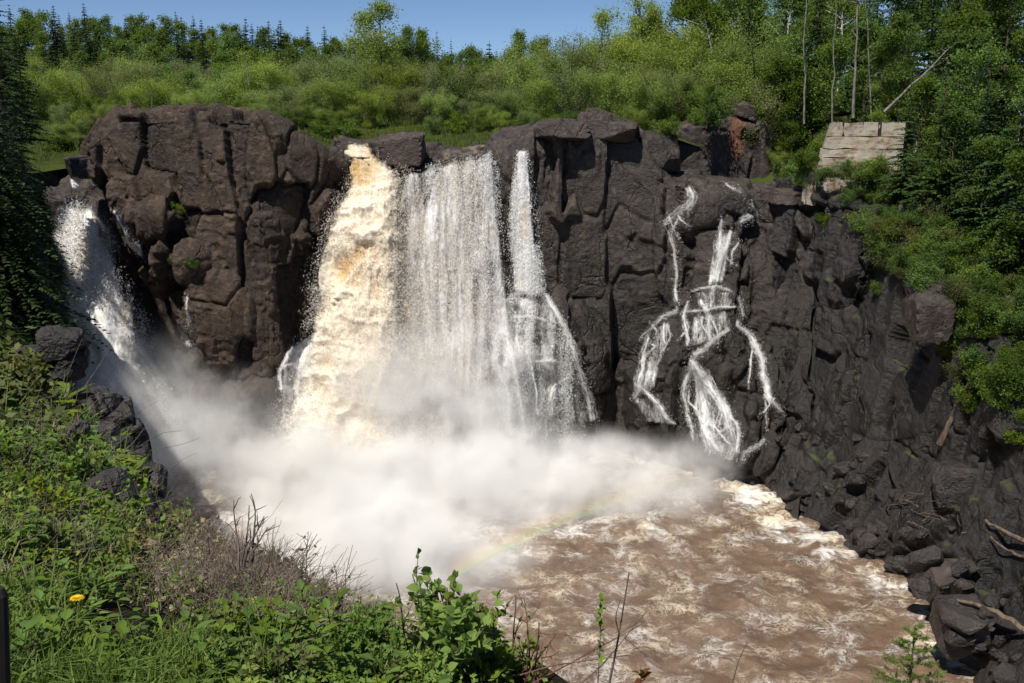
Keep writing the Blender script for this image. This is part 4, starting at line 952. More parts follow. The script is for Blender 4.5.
while n_ < 135:
    low = n_ > 112; px = g.uniform(950, 1035) if low else g.uniform(865, 1040); lim = np.interp(px, [865, 905, 960, 1040], [245, 285, 305, 345]); py = g.uniform(330, 425) if low else lim - (lim - 165) * g.uniform() ** 1.5
    h = hit(px, py)
    if h is None: continue
    k = ['bush', 'light_bush', 'olive_bush'][int(g.integers(3))]
    plant(k, 'bush', h - [0, 0, .3], {'bush': 'dark green bush on the right bank', 'light_bush': 'bright green bush on the right bank', 'olive_bush': 'dull olive bush on the right bank'}[k], 'bush', BG, g.uniform(.55, 1.15)); n_ += 1
for px, py, s, k, l in [(795, 178, 1.25, 'light_bush', 'bright bush left of the pale weathered wall'), (778, 172, .8, 'bush', 'small dark bush beside the orange-stained outcrop'), (866, 190, 1.0, 'light_bush', 'bright round bush at the right foot of the pale weathered wall'),
                        (850, 200, .7, 'bush', 'small bush on the ledge below the pale weathered wall'), (826, 225, .7, 'bush', 'low bush on the cliff right of the cascades'), (950, 355, .7, 'light_bush', 'sparse bright bush right of the big squared block'), (965, 335, .6, 'light_bush', 'small bright bush above the driftwood log'),
                        (1005, 405, .9, 'light_bush', 'wide bush at the right edge above the driftwood log'), (1020, 395, 1.0, 'bush', 'dark bush at the right edge above the driftwood log'), (1015, 440, .6, 'light_bush', 'low bush at the right edge near the pointed boulder'), (880, 292, .6, 'light_bush', 'olive bush hanging over the dark crag'),
                        (180, 212, .55, 'light_bush', 'small green bush growing from a crack of the brown buttress'), (192, 266, .45, 'light_bush', 'grassy tuft on a ledge of the brown buttress'), (172, 262, .35, 'bush', 'mossy bush at the foot of the crack in the brown buttress'), (668, 134, .9, 'light_bush', 'light bush on the crest left of the orange-stained outcrop'), (696, 122, .7, 'light_bush', 'low green bush on top of the orange-stained outcrop')]:
    h = hit(px, py)
    if h is not None: plant(k, 'bush', h - [0, 0, .25], l, 'bush', None, s)
# shaded trees on the left
for px, base, top, Y, kind, s2, l in [(4, 345, 0, 22, 'cedar', 1.15, 'big black-green cedar filling the upper left corner'), (30, 340, 120, 24.5, 'cedar', .8, 'shorter dark cedar at the foot of the big corner cedar'), (-40, 330, -60, 24, 'cedar', 1.0, 'dark cedar leaning in from the left edge')]:
    b = at(px, base, Y); t = at(px, top, Y)
    plant(kind, 'cedar', b, l, 'tree', None, (t[2] - b[2]) / 12, var=0, sq=s2)
g = np.random.default_rng(21)  # conifers added above the gorge wall to throw shade on the left fall
for i, (px, Y, zt) in enumerate([(8, 34, 42), (-8, 42, 43), (4, 50, 43), (-4, 90, 46), (10, 92, 45), (22, 94, 44), (4, 97, 46), (16, 99, 45), (26, 101, 44), (-20, 88, 47), (-30, 94, 47), (-12, 103, 46), (14, 106, 45)]):
    b = wz(px, Y, 35.0); plant('spruce' if i % 3 else 'fir', 'spruce' if i % 3 else 'fir', b, 'dark conifer added above the left gorge wall for its shade', 'tree', 'shade conifers added above the left gorge wall', (zt - 35) / 15)
g = np.random.default_rng(27)
for k in range(26):
    px, py = g.uniform(-10, 52), g.uniform(150, 400); h = hit(px, py)
    if h is not None and h[1] < 60: plant(['cedar', 'spruce', 'bush'][k % 3], ['cedar', 'spruce', 'bush'][k % 3], h - [0, 0, 1.0], 'dark shaded growth clinging to the left gorge wall', 'tree', 'dark growth on the left gorge wall', g.uniform(.18, .32) if k % 3 < 2 else g.uniform(.4, .7))
# low growth along the crest
g = np.random.default_rng(29)
for k in range(130):
    px = g.choice([g.uniform(50, 125), g.uniform(300, 345), g.uniform(420, 680), g.uniform(180, 300)]); Y = g.uniform(118.5, 124)
    kk = ['light_bush', 'bush', 'willow'][int(g.integers(3))]
    plant(kk, 'bush', on_ground(px, Y), 'low bush at the foot of the willows along the crest', 'bush', 'low bushes along the crest', g.uniform(.4, .95) if kk != 'willow' else g.uniform(.22, .42))
# tall trees beside and behind the viewer, whose shade falls on the left of the bank
for x, y, zt in [(-17, 14, 56), (-15.5, 9.5, 53), (-20, 20, 56), (-16, 3.5, 50)]:
    plant('spruce', 'spruce', (x, y, 30.5), 'tall spruce standing beyond the left edge of the view', 'tree', 'tall spruces left of the view', (zt - 30.5) / 15, sq=1.1)

# dead and bare trunks
def dead_tree(px, base, top, Y, lean, label, seed, r=.13, br=10, mat=None, base_pt=None):
    g = np.random.default_rng(seed); b = at(px, base, Y) if base_pt is None else base_pt; t = at(px + lean, top, Y)
    mb = MB(); L = np.linalg.norm(t - b); P = b + (t - b) * np.linspace(0, 1, 9)[:, None] + g.normal(size=(9, 3)) * .012 * L * np.linspace(0, 1, 9)[:, None]
    mb.tube(P - P[0], np.linspace(r, r * .3, 9), 7)
    bb = mb; P0 = P[0]
    for k in range(br):
        f = g.uniform(.35, 1); q = P[min(8, int(f * 8))] - P0; az = g.uniform(0, 6.28)
        bb.tube(curve_pts(q, [math.cos(az), math.sin(az), .5], L * g.uniform(.06, .16), 4, g, .3), np.linspace(r * .3, r * .08, 5), 4)
    root = mb.build('bare_tree', M_DEADBARK if mat is None else mat); root.location = P0; put(root, label, 'dead tree')
    return root
dead_tree(853, 118, -12, 110, 6, 'bare pale trunk rising straight behind the weathered wall', 1, .17)
dead_tree(872, 122, 0, 112, -6, 'thin bare leaning trunk right of the straight pale trunk', 2, .10, 8)
dead_tree(832, 122, -6, 113, 3, 'slender grey trunk left of the straight pale trunk', 3, .10, 6)
dead_tree(884, 112, 42, 99, 72, 'fallen bare birch slanting up to the right in the woods', 4, .14, 12)
dead_tree(804, 124, -10, 118, 2, 'grey trunk in the shade of the woods above the orange-stained outcrop', 5, .13, 4)
dead_tree(249, 85, 55, 132, -3, 'small bare white snag among the willows above the buttress', 6, .09, 6)
dead_tree(152, 122, 84, 121, 0, 'thin pale stem in front of the willows behind the buttress', 7, .06, 5)
# ------------------------------------------------------------------ old wall, driftwood, bank rocks
m = N('weathered_wall'); p = m.obj(); f = m.noise(p, 1.2, 5, .65); s_ = m.noise(m.scale(p, (.5, .5, 4)), 1.0, 4, .6)
M_WALL = m.surf(m.bsdf(m.mix(m.ramp(m.math('ADD', m.math('MULTIPLY', s_, .4), m.math('MULTIPLY', m.noise(p, .8, 5, .6), .6)), .42, .56), m.mix(m.ramp(f, .38, .6), (.15, .10, .065), (.33, .26, .19)), (.38, .34, .28)), .9, m.bump(m.noise(p, 5, 5, .7), .8, .08), .15))
M_DARKWOOD = bark_mat('dark_wood', (.012, .010, .008), (.035, .028, .022))
M_DRIFT = bark_mat('driftwood_bark', (.07, .048, .032), (.17, .125, .09), 3)
wb = at(854, 160, 106.5); wall = empty('weathered_wall', wb, R(-14), label='pale weathered retaining wall above the cliff under the right-hand woods', cat='wall')
def beam_box(mb, x0, x1, y0, y1, z0, z1, g, j=.05, n=8):
    """a worn box: ends and top edges wander a little"""
    xs = np.linspace(x0, x1, n); 
    V = np.array([[x + (.2 * (z - z0) if i == 0 and x1 - x0 > 3 else 0), y, z] for i, x in enumerate(xs) for (y, z) in ((y0, z0), (y0, z1), (y1, z1), (y1, z0))]) + g.normal(size=(n * 4, 3)) * j
    F = [[i * 4 + a, (i + 1) * 4 + a, (i + 1) * 4 + (a + 1) % 4, i * 4 + (a + 1) % 4] for i in range(n - 1) for a in range(4)] + [[3, 2, 1, 0], [(n - 1) * 4 + q for q in range(4)]]
    b0 = mb.n; mb.V.append(V); mb.U.append(np.zeros((len(V), 2))); mb.n += len(V)
    mb.F.append((np.array(F) + b0, 0)); return mb
g = np.random.default_rng(2)
for k, (x0, x1, y0, z0, z1) in enumerate([(-4.1, 4.4, -.9, -4.0, .22), (-3.5, 4.6, -.55, .27, 1.12), (-3.1, 4.6, -.2, 1.18, 2.3), (-2.7, 4.7, .1, 2.38, 3.75)]):
    beam_box(MB(), x0, x1, y0, y0 + 3.0, z0, z1, g).build('course', M_WALL, parent=wall)
for x in (-1.2, .55, 2.3): beam_box(MB(), x - .16, x + .16, .12, .4, 2.3, 4.1, g, .02, 3).build('post', M_DARKWOOD, parent=wall)
beam_box(MB(), -4.9, -3.6, -1.6, .2, -4.5, -1.5, g, .08).build('footing', M_WALL, parent=wall)

def log(name, a, b, r, label, seed, group=None, bend=.05, cat='driftwood', twigs=0, mat=None):
    g = np.random.default_rng(seed); a, b = np.array(a, float), np.array(b, float); L = np.linalg.norm(b - a); t = np.linspace(0, 1, 10)[:, None]
    P = (b - a) * t + (g.normal(size=3) * bend * L) * np.sin(np.pi * t) + g.normal(size=(10, 3)) * .01 * L
    mb = MB().tube(P, np.linspace(r, r * .45, 10), 8)
    for k in range(twigs):
        i = int(g.integers(2, 9)); mb.tube(curve_pts(P[i], unit(b - a) + g.normal(size=3) * .8, L * g.uniform(.15, .4), 5, g, .3), np.linspace(r * .4, r * .12, 6), 5)
    o = mb.build(name, mat or M_DRIFT); o.location = a; put(o, label, cat, group); return o
def rk(px, py, d=.12): 
    h = hit(px, py); h = at(px, py, 75) if h is None else h; return h - unit(h - EYE) * d + [0, 0, .1]
log('log', rk(941, 446, .5), rk(968, 384, .6), .30, 'thick grey driftwood log standing steeply against the right bank', 1)
log('log', rk(1030, 545, .4), rk(985, 522, .4), .20, 'pale driftwood log at the right edge above the pale slab', 2)
log('log', rk(1030, 528, .4), rk(960, 512, .4), .14, 'thin pale driftwood pole reaching in from the right edge', 3)
log('log', rk(1030, 634, .4), rk(955, 600, .4), .22, 'reddish driftwood log beside the rounded glistening boulder', 4)
log('log', rk(1030, 560, .4), rk(990, 538, .4), .12, 'short driftwood pole just under the other poles at the right edge', 6)
g = np.random.default_rng(8)
for k in range(16):
    px, py = g.uniform(880, 965), 0; py = 500 + (px - 880) * .35 + g.uniform(-12, 14); dx = g.uniform(12, 40)
    log('branch', rk(px, py, .3), rk(px + dx, py + g.uniform(-12, 14), .4), g.uniform(.03, .07), 'bare driftwood branch in the tangle on the right bank', 60 + k, 'driftwood branches tangled on the right bank', .1, 'driftwood', 2)
for k in range(9):
    px, py = g.uniform(985, 1024), g.uniform(350, 395)
    log('branch', rk(px, py, .3), rk(px + g.uniform(-25, 25), py + g.uniform(8, 26), .4), g.uniform(.03, .06), 'dry brown branch in the heap above the driftwood log', 90 + k, 'dry branches heaped on the right bank', .1, 'branch', 2)
protos = [rock_mesh('boulder', M_BOULDW, (1, .9, .75), 70 + i, lv=2) for i in range(5)]
pm = [o.data for o in protos]
for o in protos: bpy.data.objects.remove(o)
n_ = 0
while n_ < 85:
    u = g.uniform(); px = 770 + 260 * u + g.normal() * 10; lo = np.interp(px, [740, 798, 852, 905, 950, 1030], [455, 520, 552, 592, 655, 700]); py = lo - abs(g.normal()) * 55 - 2
    if px > 1032 or py > 690 or py < 400: continue
    h = hit(px, py)
    if h is None: continue
    o = bpy.data.objects.new('boulder', pm[int(g.integers(5))]); s = g.uniform(.5, 1.1) if g.uniform() < .7 else g.uniform(1.1, 2.3)
    o.location = h + [0, 0, .1 * s]; o.rotation_euler = (g.normal() * .3, g.normal() * .3, g.uniform(0, 6.3)); o.scale = (s * g.uniform(.9, 1.5), s, s * g.uniform(.6, 1))
    put(o, 'dark wet boulder among the many along the right shore', 'boulder', 'boulders along the right shore'); n_ += 1

for px, py, Y, s in [(872, 176, 103.5, .9), (845, 180, 104, .5), (822, 182, 104.5, .6), (806, 172, 106, 1.0), (800, 186, 106.5, .7), (858, 186, 103.5, .7), (832, 178, 104, .7), (848, 174, 103.8, .6), (864, 182, 103.2, .8), (880, 180, 103.2, .9)]:
    plant('light_bush' if s < 1 else 'bush', 'bush', at(px, py, Y), 'bush growing against the foot of the pale weathered wall', 'bush', 'bushes round the weathered wall', s)
# ------------------------------------------------------------------ the near bank: rocks
def nr(px, py): 
    h = hit(px, py, NEAR_BVH); return h
for k, (px, py, w, h_, l) in enumerate([(62, 352, 34, 22, 'topmost angular dark rock of the near left ledge'), (40, 368, 30, 20, 'flat dark rock below the topmost rock of the near left ledge'), (66, 374, 26, 22, 'blocky dark rock at the gorge edge of the near left ledge'), (84, 412, 34, 20, 'wedge of dark rock in the grass at the start of the rock line'),
        (104, 418, 30, 22, 'leaning dark rock second from the top of the rock line'), (118, 432, 34, 24, 'long dark slab in the middle of the rock line'), (100, 446, 30, 18, 'low dark rock half sunk in grass beside the rock line'), (132, 450, 28, 30, 'upright dark block at the edge of the gorge'),
        (122, 466, 26, 24, 'square dark block under the upright block'), (140, 478, 24, 28, 'dark rock hanging over the gorge below the upright block'), (70, 446, 36, 12, 'flat dark rock lying in the grass left of the rock line'), (152, 500, 26, 34, 'lowest dark rock of the line, over the spray'), (112, 512, 40, 30, 'dark overhung rock among the dry grass'), (146, 526, 22, 26, 'small dark rock under the lowest rock of the line')]):
    h = nr(px, py); h = at(px, py, 13) if h is None else h
    if h[1] > 40: h = at(px, py, 12)
    s = h[1] / FPX
    o = rock_mesh('rock', M_NEARROCK, (w * s * 1.35, w * s * 1.1, h_ * s * 1.6), 300 + k, .14, 2); o.location = h + [0, 0, .12]; o.rotation_euler = (g.normal() * .25, g.normal() * .25, g.uniform(-.6, .6))
    put(o, l, 'rock', 'dark rocks along the edge of the near bank')
# ------------------------------------------------------------------ the near bank: plants
M_GRASS = leaf_mat('grass_blade', (.095, .150, .022), (.165, .215, .036), .35, 1.5)
M_DRY = leaf_mat('dry_grass', (.16, .12, .07), (.30, .24, .16), .2, 2.0, spread=.3)
M_WEED = leaf_mat('weed_leaf', (.11, .175, .022), (.19, .26, .038), .38, 3.0)
M_YELL = leaf_mat('yellow_green_leaf', (.20, .28, .035), (.30, .35, .05), .40, 3.0)
M_OLIVE = leaf_mat('olive_leaf', (.065, .085, .02), (.14, .145, .04), .3, 2.0)
M_BRIGHT = leaf_mat('bright_leaf', (.085, .155, .02), (.15, .225, .034), .38, 2.0)
M_RUST = leaf_mat('rusty_moss', (.085, .050, .018), (.13, .09, .025), .2, 4.0)
M_RED = leaf_mat('red_leaf', (.13, .035, .018), (.12, .08, .03), .35, 6.0)
M_TWIG = bark_mat('twig_bark', (.07, .052, .040), (.16, .125, .10), 20)
M_REDTWIG = bark_mat('red_twig', (.10, .045, .032), (.17, .085, .06), 20)
def near_pts(n, box, g, dens=None, jit=.0, clump=True):
    """points on the near bank; dens(px, py) is the chance to keep one"""
    out = []
    while len(out) < n:
        c = []
        for _ in range(max(8, n)):
            px, py = g.uniform(box[0], box[2]), g.uniform(box[1], box[3])
            if dens is not None and g.uniform() > dens(px, py): continue
            h = hit(px, py, NEAR_BVH)
            if h is not None and h[1] < 34: c.append(h)
        if not c: continue
        c = np.array(c)
        if clump: c = c[fbm(c * 2.2 / np.maximum(1, c[:, 1:2] / 5), 2, 500) > .35 + .3 * g.uniform(size=len(c))]
        out += list(c)
    return np.array(out[:n]) + g.normal(size=(n, 3)) * [1, 1, 0] * jit
def blades(mb, base, ht, wd, g, lean=.5, m=0):
    n = len(base); a = g.uniform(0, 2 * math.pi, n); ln = np.abs(g.normal(size=n)) * lean; d = np.stack([np.cos(a), np.sin(a), 0 * a], -1); b = g.uniform(0, 2 * math.pi, n); sd = np.stack([np.cos(b), np.sin(b), 0 * b], -1)
    ht = ht * g.uniform(.5, 1.3, n); w = wd * g.uniform(.7, 1.3, n); up = np.array([0, 0, 1.0])
    mid = base + up * (ht * .6)[:, None] + d * (ht * ln * .3)[:, None]; tip = base + up * (ht * (1 - .3 * np.minimum(ln, 1.5)))[:, None] + d * (ht * ln)[:, None]
    V = np.stack([base - sd * w[:, None], base + sd * w[:, None], mid + sd * w[:, None] * .8, mid - sd * w[:, None] * .8, tip], 1)
    i = np.arange(n)[:, None] * 5; b0 = mb.n
    mb.V.append(V.reshape(-1, 3)); mb.U.append(np.zeros((n * 5, 2))); mb.n += 5 * n
    mb.F.append((np.concatenate([i, i + 1, i + 2, i + 3], 1) + b0, m)); mb.F.append((np.concatenate([i + 3, i + 2, i + 4], 1) + b0, m))
mb = MB(); blades(mb, GB, .65, .035, np.random.default_rng(6), .6); mb.build('meadow_grass', M_GRASS, kind='stuff', label='rough grass along the crest behind the falls')
g = np.random.default_rng(41)
px_scale = lambda P: np.clip(P[:, 1], 2.2, 30)
brushy = lambda x, y: min(1, 1.3 * math.exp(-((x - 235) / 95) ** 2 - ((y - 583) / 44) ** 2))
mb = MB()
P = near_pts(8000, (-40, 330, 600, 720), g, lambda x, y: (1 - .88 * brushy(x, y)) * (1 if x < 420 else .6), .03); blades(mb, P, (.05 + .008 * px_scale(P)) * (.5 + 2 * np.clip(fbm(P * 1.3, 2, 620) - .3, 0, 1)), .0016 + .0005 * px_scale(P), g, .7)
P = near_pts(2600, (-20, 600, 200, 720), g, None, .03); blades(mb, P, .16, .0042, g, .9)
P = near_pts(2600, (-20, 340, 520, 690), g, None, .03); blades(mb, P, .07 + .016 * px_scale(P), .0012 + .0004 * px_scale(P), g, .8, 1)
mb.build('grass', [M_GRASS, M_DRY], kind='stuff', label='green and dry grass on the near bank')
# low leafy cover
mb = MB()
for n, box, size, mi, up, dn in [(9000, (-40, 335, 600, 720), .030, 0, .05, lambda x, y: 1 - .85 * brushy(x, y)), (6500, (-40, 345, 330, 560), .055, 1, .07, lambda x, y: 1 - .8 * brushy(x, y)), (5000, (-40, 440, 130, 520), .07, 2, .09, None), (3500, (120, 520, 220, 575), .022, 3, .03, None), (6500, (140, 525, 345, 645), .035, 4, .04, lambda x, y: brushy(x, y) + .1),
                            (2200, (-40, 330, 60, 440), .09, 1, .14, None), (5000, (330, 600, 480, 720), .020, 0, .05, None)]:
    P = near_pts(n, box, g, dn, .05); k = (P[:, 1] / 8) if size > .05 else np.ones(n) * np.clip(P[:, 1] / 4, .8, 3)
    C = P + np.abs(g.normal(size=(n, 3))) * [0, 0, 1] * up * k[:, None] * (.3 + 2.2 * np.clip(fbm(P * 1.7, 2, 610) - .35, 0, 1))[:, None] + [0, 0, .01]
    A_ = unit(g.normal(size=(n, 3)) * [1, 1, .5]); B_ = unit(np.cross(A_, unit(g.normal(size=(n, 3)) * .7 + [0, 0, 1]))); s = size * k[:, None] * g.uniform(.6, 1.3, (n, 1)) * .5
    mb.leaves(C, A_ * s, B_ * s * .6, mi)
mb.build('undergrowth', [M_WEED, M_OLIVE, M_BRIGHT, M_RUST, M_DRY], kind='stuff', label='low mixed leaves, moss and litter on the near bank')
# dead brush
mb = MB()
P = near_pts(4600, (130, 525, 345, 650), g, lambda x, y: brushy(x, y) + .05, .04)
for p in P:
    L = g.uniform(.06, .38); d = unit(g.normal(size=3) * [1, 1, .45] + [0, 0, .25]); mb.tube(curve_pts(p + [0, 0, .01], d, L, 3, g, .5), np.linspace(.0022, .0009, 4) * g.uniform(.6, 1.4), 3, cap=False)
P = near_pts(500, (-20, 400, 345, 600), g, None, .04)[:420]
for p in P:
    k = p[1] / 6; mb.tube(curve_pts(p, unit(g.normal(size=3) * [1, 1, .4] + [0, 0, .7]), g.uniform(.15, .5) * k, 4, g, .4), np.linspace(.0024, .001, 5) * k, 3, cap=False)
mb.build('dead_brush', M_TWIG, kind='stuff', label='tangle of dead grey-brown twigs on the near bank')

def leaf_blade(mb, base, d, n, L, w, m=0, lobes=0, fold=.25):
    """a real leaf: pointed oval (or lobed) outline folded along its midrib and arching"""
    d = unit(d); sd = unit(np.cross(d, n)); n = np.cross(sd, d); K = 6; t = np.linspace(0, 1, K)
    prof = np.sin(np.pi * t ** .8) * (1 if not lobes else 1 + .45 * np.cos(t * 2 * math.pi * 2.5)); prof[0] = .06; prof[-1] = .02
    ctr = base + d * (L * t)[:, None] - n * (L * .22 * t * t)[:, None]
    Lf = ctr + sd * (w * prof)[:, None] + n * (w * fold * prof)[:, None]; Rt = ctr - sd * (w * prof)[:, None] + n * (w * fold * prof)[:, None]
    V = np.concatenate([ctr, Lf, Rt]); i = np.arange(K - 1)[:, None]
    mb.add(V, np.concatenate([np.concatenate([i, i + 1, i + K + 1, i + K], 1), np.concatenate([i + 1, i, i + 2 * K, i + 2 * K + 1], 1)]), m=m)
def weed_mesh(seed, kind, mat):
    g = np.random.default_rng(seed); lb, sb = MB(), MB()
    if kind == 'rosette':
        for k in range(9):
            a = k * 2.4 + g.uniform(-.3, .3); d = [math.cos(a), math.sin(a), g.uniform(.3, 1.3)]
            leaf_blade(lb, np.array([0, 0, .0]), d, [0, 0, 1], g.uniform(.09, .16), g.uniform(.012, .018))
        sb.tube([[0, 0, -.03], [0, 0, .01]], .006, 5)
    else:
        ns = 3 if kind == 'lobed' else 2
        for s_ in range(ns):
            P = curve_pts([g.normal() * .02, g.normal() * .02, -.02], [g.normal() * .3, g.normal() * .3, 1], g.uniform(.10, .22), 5, g, .2); sb.tube(P, np.linspace(.003, .0015, 6), 4, cap=False)
            for k in range(7 if kind != 'lobed' else 4):
                q = P[min(5, 1 + k // 2 + (k > 4))]; a = g.uniform(0, 6.28); d = np.array([math.cos(a), math.sin(a), g.uniform(-.1, .5)])
                if kind == 'lobed':
                    q2 = q + unit(d) * .03; sb.tube([q, q2], .0012, 3, cap=False)
                    for da in (-.75, 0, .75):
                        c_, s2 = math.cos(da), math.sin(da); leaf_blade(lb, q2, [d[0] * c_ - d[1] * s2, d[0] * s2 + d[1] * c_, d[2] * .5], [0, 0, 1], .05 if da == 0 else .038, .015, fold=.12)
                else: leaf_blade(lb, q, d, [0, 0, 1], g.uniform(.035, .065), g.uniform(.010, .017))
    a = sb.build('stem', M_WEED); b = lb.build('leaf', mat); ms = (a.data, b.data); bpy.data.objects.remove(a); bpy.data.objects.remove(b); return ms
WEEDS = {'rosette': [weed_mesh(400 + i, 'rosette', M_WEED) for i in range(3)], 'leafy': [weed_mesh(410 + i, 'leafy', M_BRIGHT) for i in range(3)], 'lobed': [weed_mesh(420 + i, 'lobed', M_YELL) for i in range(3)]}
SM = []
WLAB = {'rosette': 'weed with a tuft of long pointed leaves on the near bank', 'leafy': 'small leafy green weed on the near bank', 'lobed': 'yellow-green seedling with lobed leaves on the near bank'}
def weed(kind, p, s):
    e = empty('weed', p, rng.uniform(0, 6.28), label=WLAB[kind], cat='plant', group='weeds on the near bank'); e.scale = (s, s, s)
    ms = WEEDS[kind][int(rng.integers(3))]
    for nm, me in zip(('stem', 'foliage'), ms): put(bpy.data.objects.new(nm, me), parent=e)
for k, (n, box) in {'rosette': (50, (0, 560, 330, 700)), 'leafy': (120, (-10, 545, 540, 700)), 'lobed': (75, (70, 590, 540, 700))}.items():
    for p in near_pts(n, box, g, lambda x, y: 1 - min(1, 1.3 * brushy(x, y))): weed(k, p, g.uniform(.6, 1.25))
for p in near_pts(60, (-10, 400, 330, 560), g): weed(['leafy', 'rosette', 'lobed'][int(g.integers(3))], p, g.uniform(1.0, 1.8) * p[1] / 6)

for k in range(38):
    p = near_pts(1, (0, 420, 540, 690), g, lambda x, y: 1 - min(1, 1.6 * brushy(x, y)))[0]; x_, y_ = proj(p); kk = p[1] / 5; mt = [M_OLIVE, M_WEED, M_BRIGHT, M_YELL][int(g.integers(4))]
    SM.append((p, kk, mt))
# dandelion
h = nr(70, 622); top = at(77, 598, h[1] - .05)
dnd = empty('dandelion', h, label='single yellow dandelion flower in the grass at the lower left', cat='flower')
sb = MB().tube([[0, 0, -.02], (top - h) * .5 + [.008, 0, 0], top - h], [.004, .0035, .003], 6); sb.build('stem', M_WEED, parent=dnd)
m = N('dandelion_yellow'); M_DAND = m.surf(m.bsdf((.75, .47, .015), .6)); fb = MB(); g2 = np.random.default_rng(3)
for k in range(90):
    a = k * 2.4; rr = .021 * math.sqrt((k + 1) / 90); el = 1.1 - rr * 45; d = unit([math.cos(a), math.sin(a), el]); leaf_blade(fb, top - h + np.array([math.cos(a), math.sin(a), 0]) * rr * .3, d, [0, 0, 1], .010 + rr * .55, .0022, fold=.1)
fb.build('flower_head', M_DAND, parent=dnd)
lb = MB()
for k in range(8): leaf_blade(lb, np.array([0, 0, .0]), [math.cos(k * .8), math.sin(k * .8), .5], [0, 0, 1], .15, .016, lobes=1)
lb.build('leaf', M_WEED, parent=dnd)

# shrubs
def shrub(name, px, py, ht_px, label, seed, stems=7, spread=.5, leaf=None, L=.04, W=.014, per=9, twigs=4, twigm=None, thick=.005, group=None, cat='shrub', base=None, upright=1.0, leaf_from=.2):
    """stems and twigs in one mesh, leaves in another, rooted in the near bank"""
    g = np.random.default_rng(seed); h = nr(px, py) if base is None else np.array(base); h = at(px, py, 2.75) if h is None else h; H_ = ht_px * h[1] / FPX
    e = empty(name, h, label=label, cat=cat, group=group); sb, lb = MB(), MB(); nl = 0
    for s_ in range(stems):
        a = g.uniform(0, 6.28); P = curve_pts([g.normal() * .02, g.normal() * .02, -.03], [math.cos(a) * spread * g.uniform(.2, 1), math.sin(a) * spread * g.uniform(.2, 1), upright], H_ * g.uniform(.6, 1.1), 8, g, .16)
        sb.tube(P, np.linspace(thick, thick * .35, 9), 5, cap=False); lines = [P]
        for t in range(twigs):
            i = int(g.integers(2, 8)); T = curve_pts(P[i], unit(P[i] - P[i - 1]) + g.normal(size=3) * .7, H_ * g.uniform(.15, .4), 5, g, .25); sb.tube(T, np.linspace(thick * .5, thick * .2, 6), 4, cap=False); lines.append(T)
        if leaf is not None:
            for Q in lines:
                for k in range(per):
                    f = g.uniform(leaf_from, 1) * (len(Q) - 1); i = min(int(f), len(Q) - 2); q = Q[i] + (Q[i + 1] - Q[i]) * (f - i); s = g.uniform(.6, 1.25)
                    leaf_blade(lb, q, unit(Q[i + 1] - Q[i]) * .5 + g.normal(size=3) * .8 + [0, 0, .25], unit(g.normal(size=3) * .6 + [0, 0, 1]), L * s, W * s); nl += 1
    sb.build('stems', twigm or M_TWIG, parent=e)
    if nl: lb.build('foliage', leaf, parent=e)
    return e
shrub('leafy_shrub', 452, 690, 128, 'leafy green shrub standing against the foaming water at bottom centre', 1, 15, .55, M_WEED, .036, .015, 11, 6)
shrub('leafy_shrub', 428, 680, 130, 'tall thin leafy shoots left of the leafy green shrub', 2, 6, .35, M_WEED, .026, .010, 8, 3)
shrub('leafy_shrub', 486, 692, 100, 'low leafy stems at the right foot of the leafy green shrub', 12, 9, .7, M_WEED, .034, .014, 8, 4)
shrub('juniper', 370, 665, 66, 'dense fine-leaved green shrub left of the leafy green shrub', 3, 34, .6, M_BRIGHT, .018, .0045, 26, 5, thick=.003)
shrub('juniper', 405, 676, 48, 'low fine-leaved shrub between the two bigger green shrubs', 4, 26, .7, M_WEED, .018, .005, 22, 5, thick=.003)
shrub('shrub', 272, 580, 44, 'small olive shrub on the edge of the bank above the dead twigs', 5, 14, .6, M_OLIVE, .03, .010, 9, 5)
shrub('shrub', 178, 545, 52, 'spindly shrub with red stems and few yellow leaves', 6, 9, .5, M_YELL, .035, .012, 3, 4, M_REDTWIG)
shrub('shrub', 205, 550, 40, 'small red-stemmed bare shrub right of the one with yellow leaves', 7, 6, .7, M_RED, .025, .009, 2, 3, M_REDTWIG)
for k, (px, py, hp, sd, l) in enumerate([(240, 556, 70, 11, 'fan of fine bare twigs against the spray at the edge of the bank'), (300, 600, 82, 13, 'tall bare grey twigs at the right end of the dead brush'), (322, 615, 76, 15, 'bare branching twigs just left of the juniper'), (330, 618, 64, 16, 'bare twigs with buds leaning right over the spray'), (205, 640, 95, 17, 'thin bare stem leaning out of the dead brush'), (150, 625, 70, 19, 'bare twig tuft at the left end of the dead brush'), (85, 560, 55, 22, 'dry stalks in the middle of the grassy bank'), (60, 545, 60, 23, 'pale dry stalks left of the others in the grass')]):
    shrub('twig_shrub', px, py, hp, l, sd, 5, .6, M_OLIVE if k in (1, 2, 3) else None, .016, .006, 2, 5, None, .004)
for k, (px, py, hp, sd, l, lf) in enumerate([(30, 400, 48, 31, 'dark leafy bush beside the topmost rocks on the left bank', M_OLIVE), (5, 420, 56, 32, 'dark leafy bush at the left edge under the corner cedar', M_OLIVE), (60, 480, 32, 33, 'bright green leafy bush low on the left bank', M_BRIGHT), (100, 488, 28, 34, 'bright green leafy bush beside the rock line', M_BRIGHT), (25, 500, 34, 35, 'bright green leafy bush at the left edge of the bank', M_BRIGHT), (30, 545, 30, 36, 'olive leafy bush in front of the bright green ones', M_OLIVE)]):
    h = nr(px, py); q = h[1] / 5
    shrub('leafy_bush', px, py, hp, l, sd, 16, .8, lf, .035 * q, .014 * q, 14, 5, thick=.004 * q)
shrub('twig_shrub', 518, 690, 128, 'bare red-brown twigs rising right of the leafy shrub', 41, 6, .35, M_WEED, .016, .006, 1, 4, M_REDTWIG, .0045)
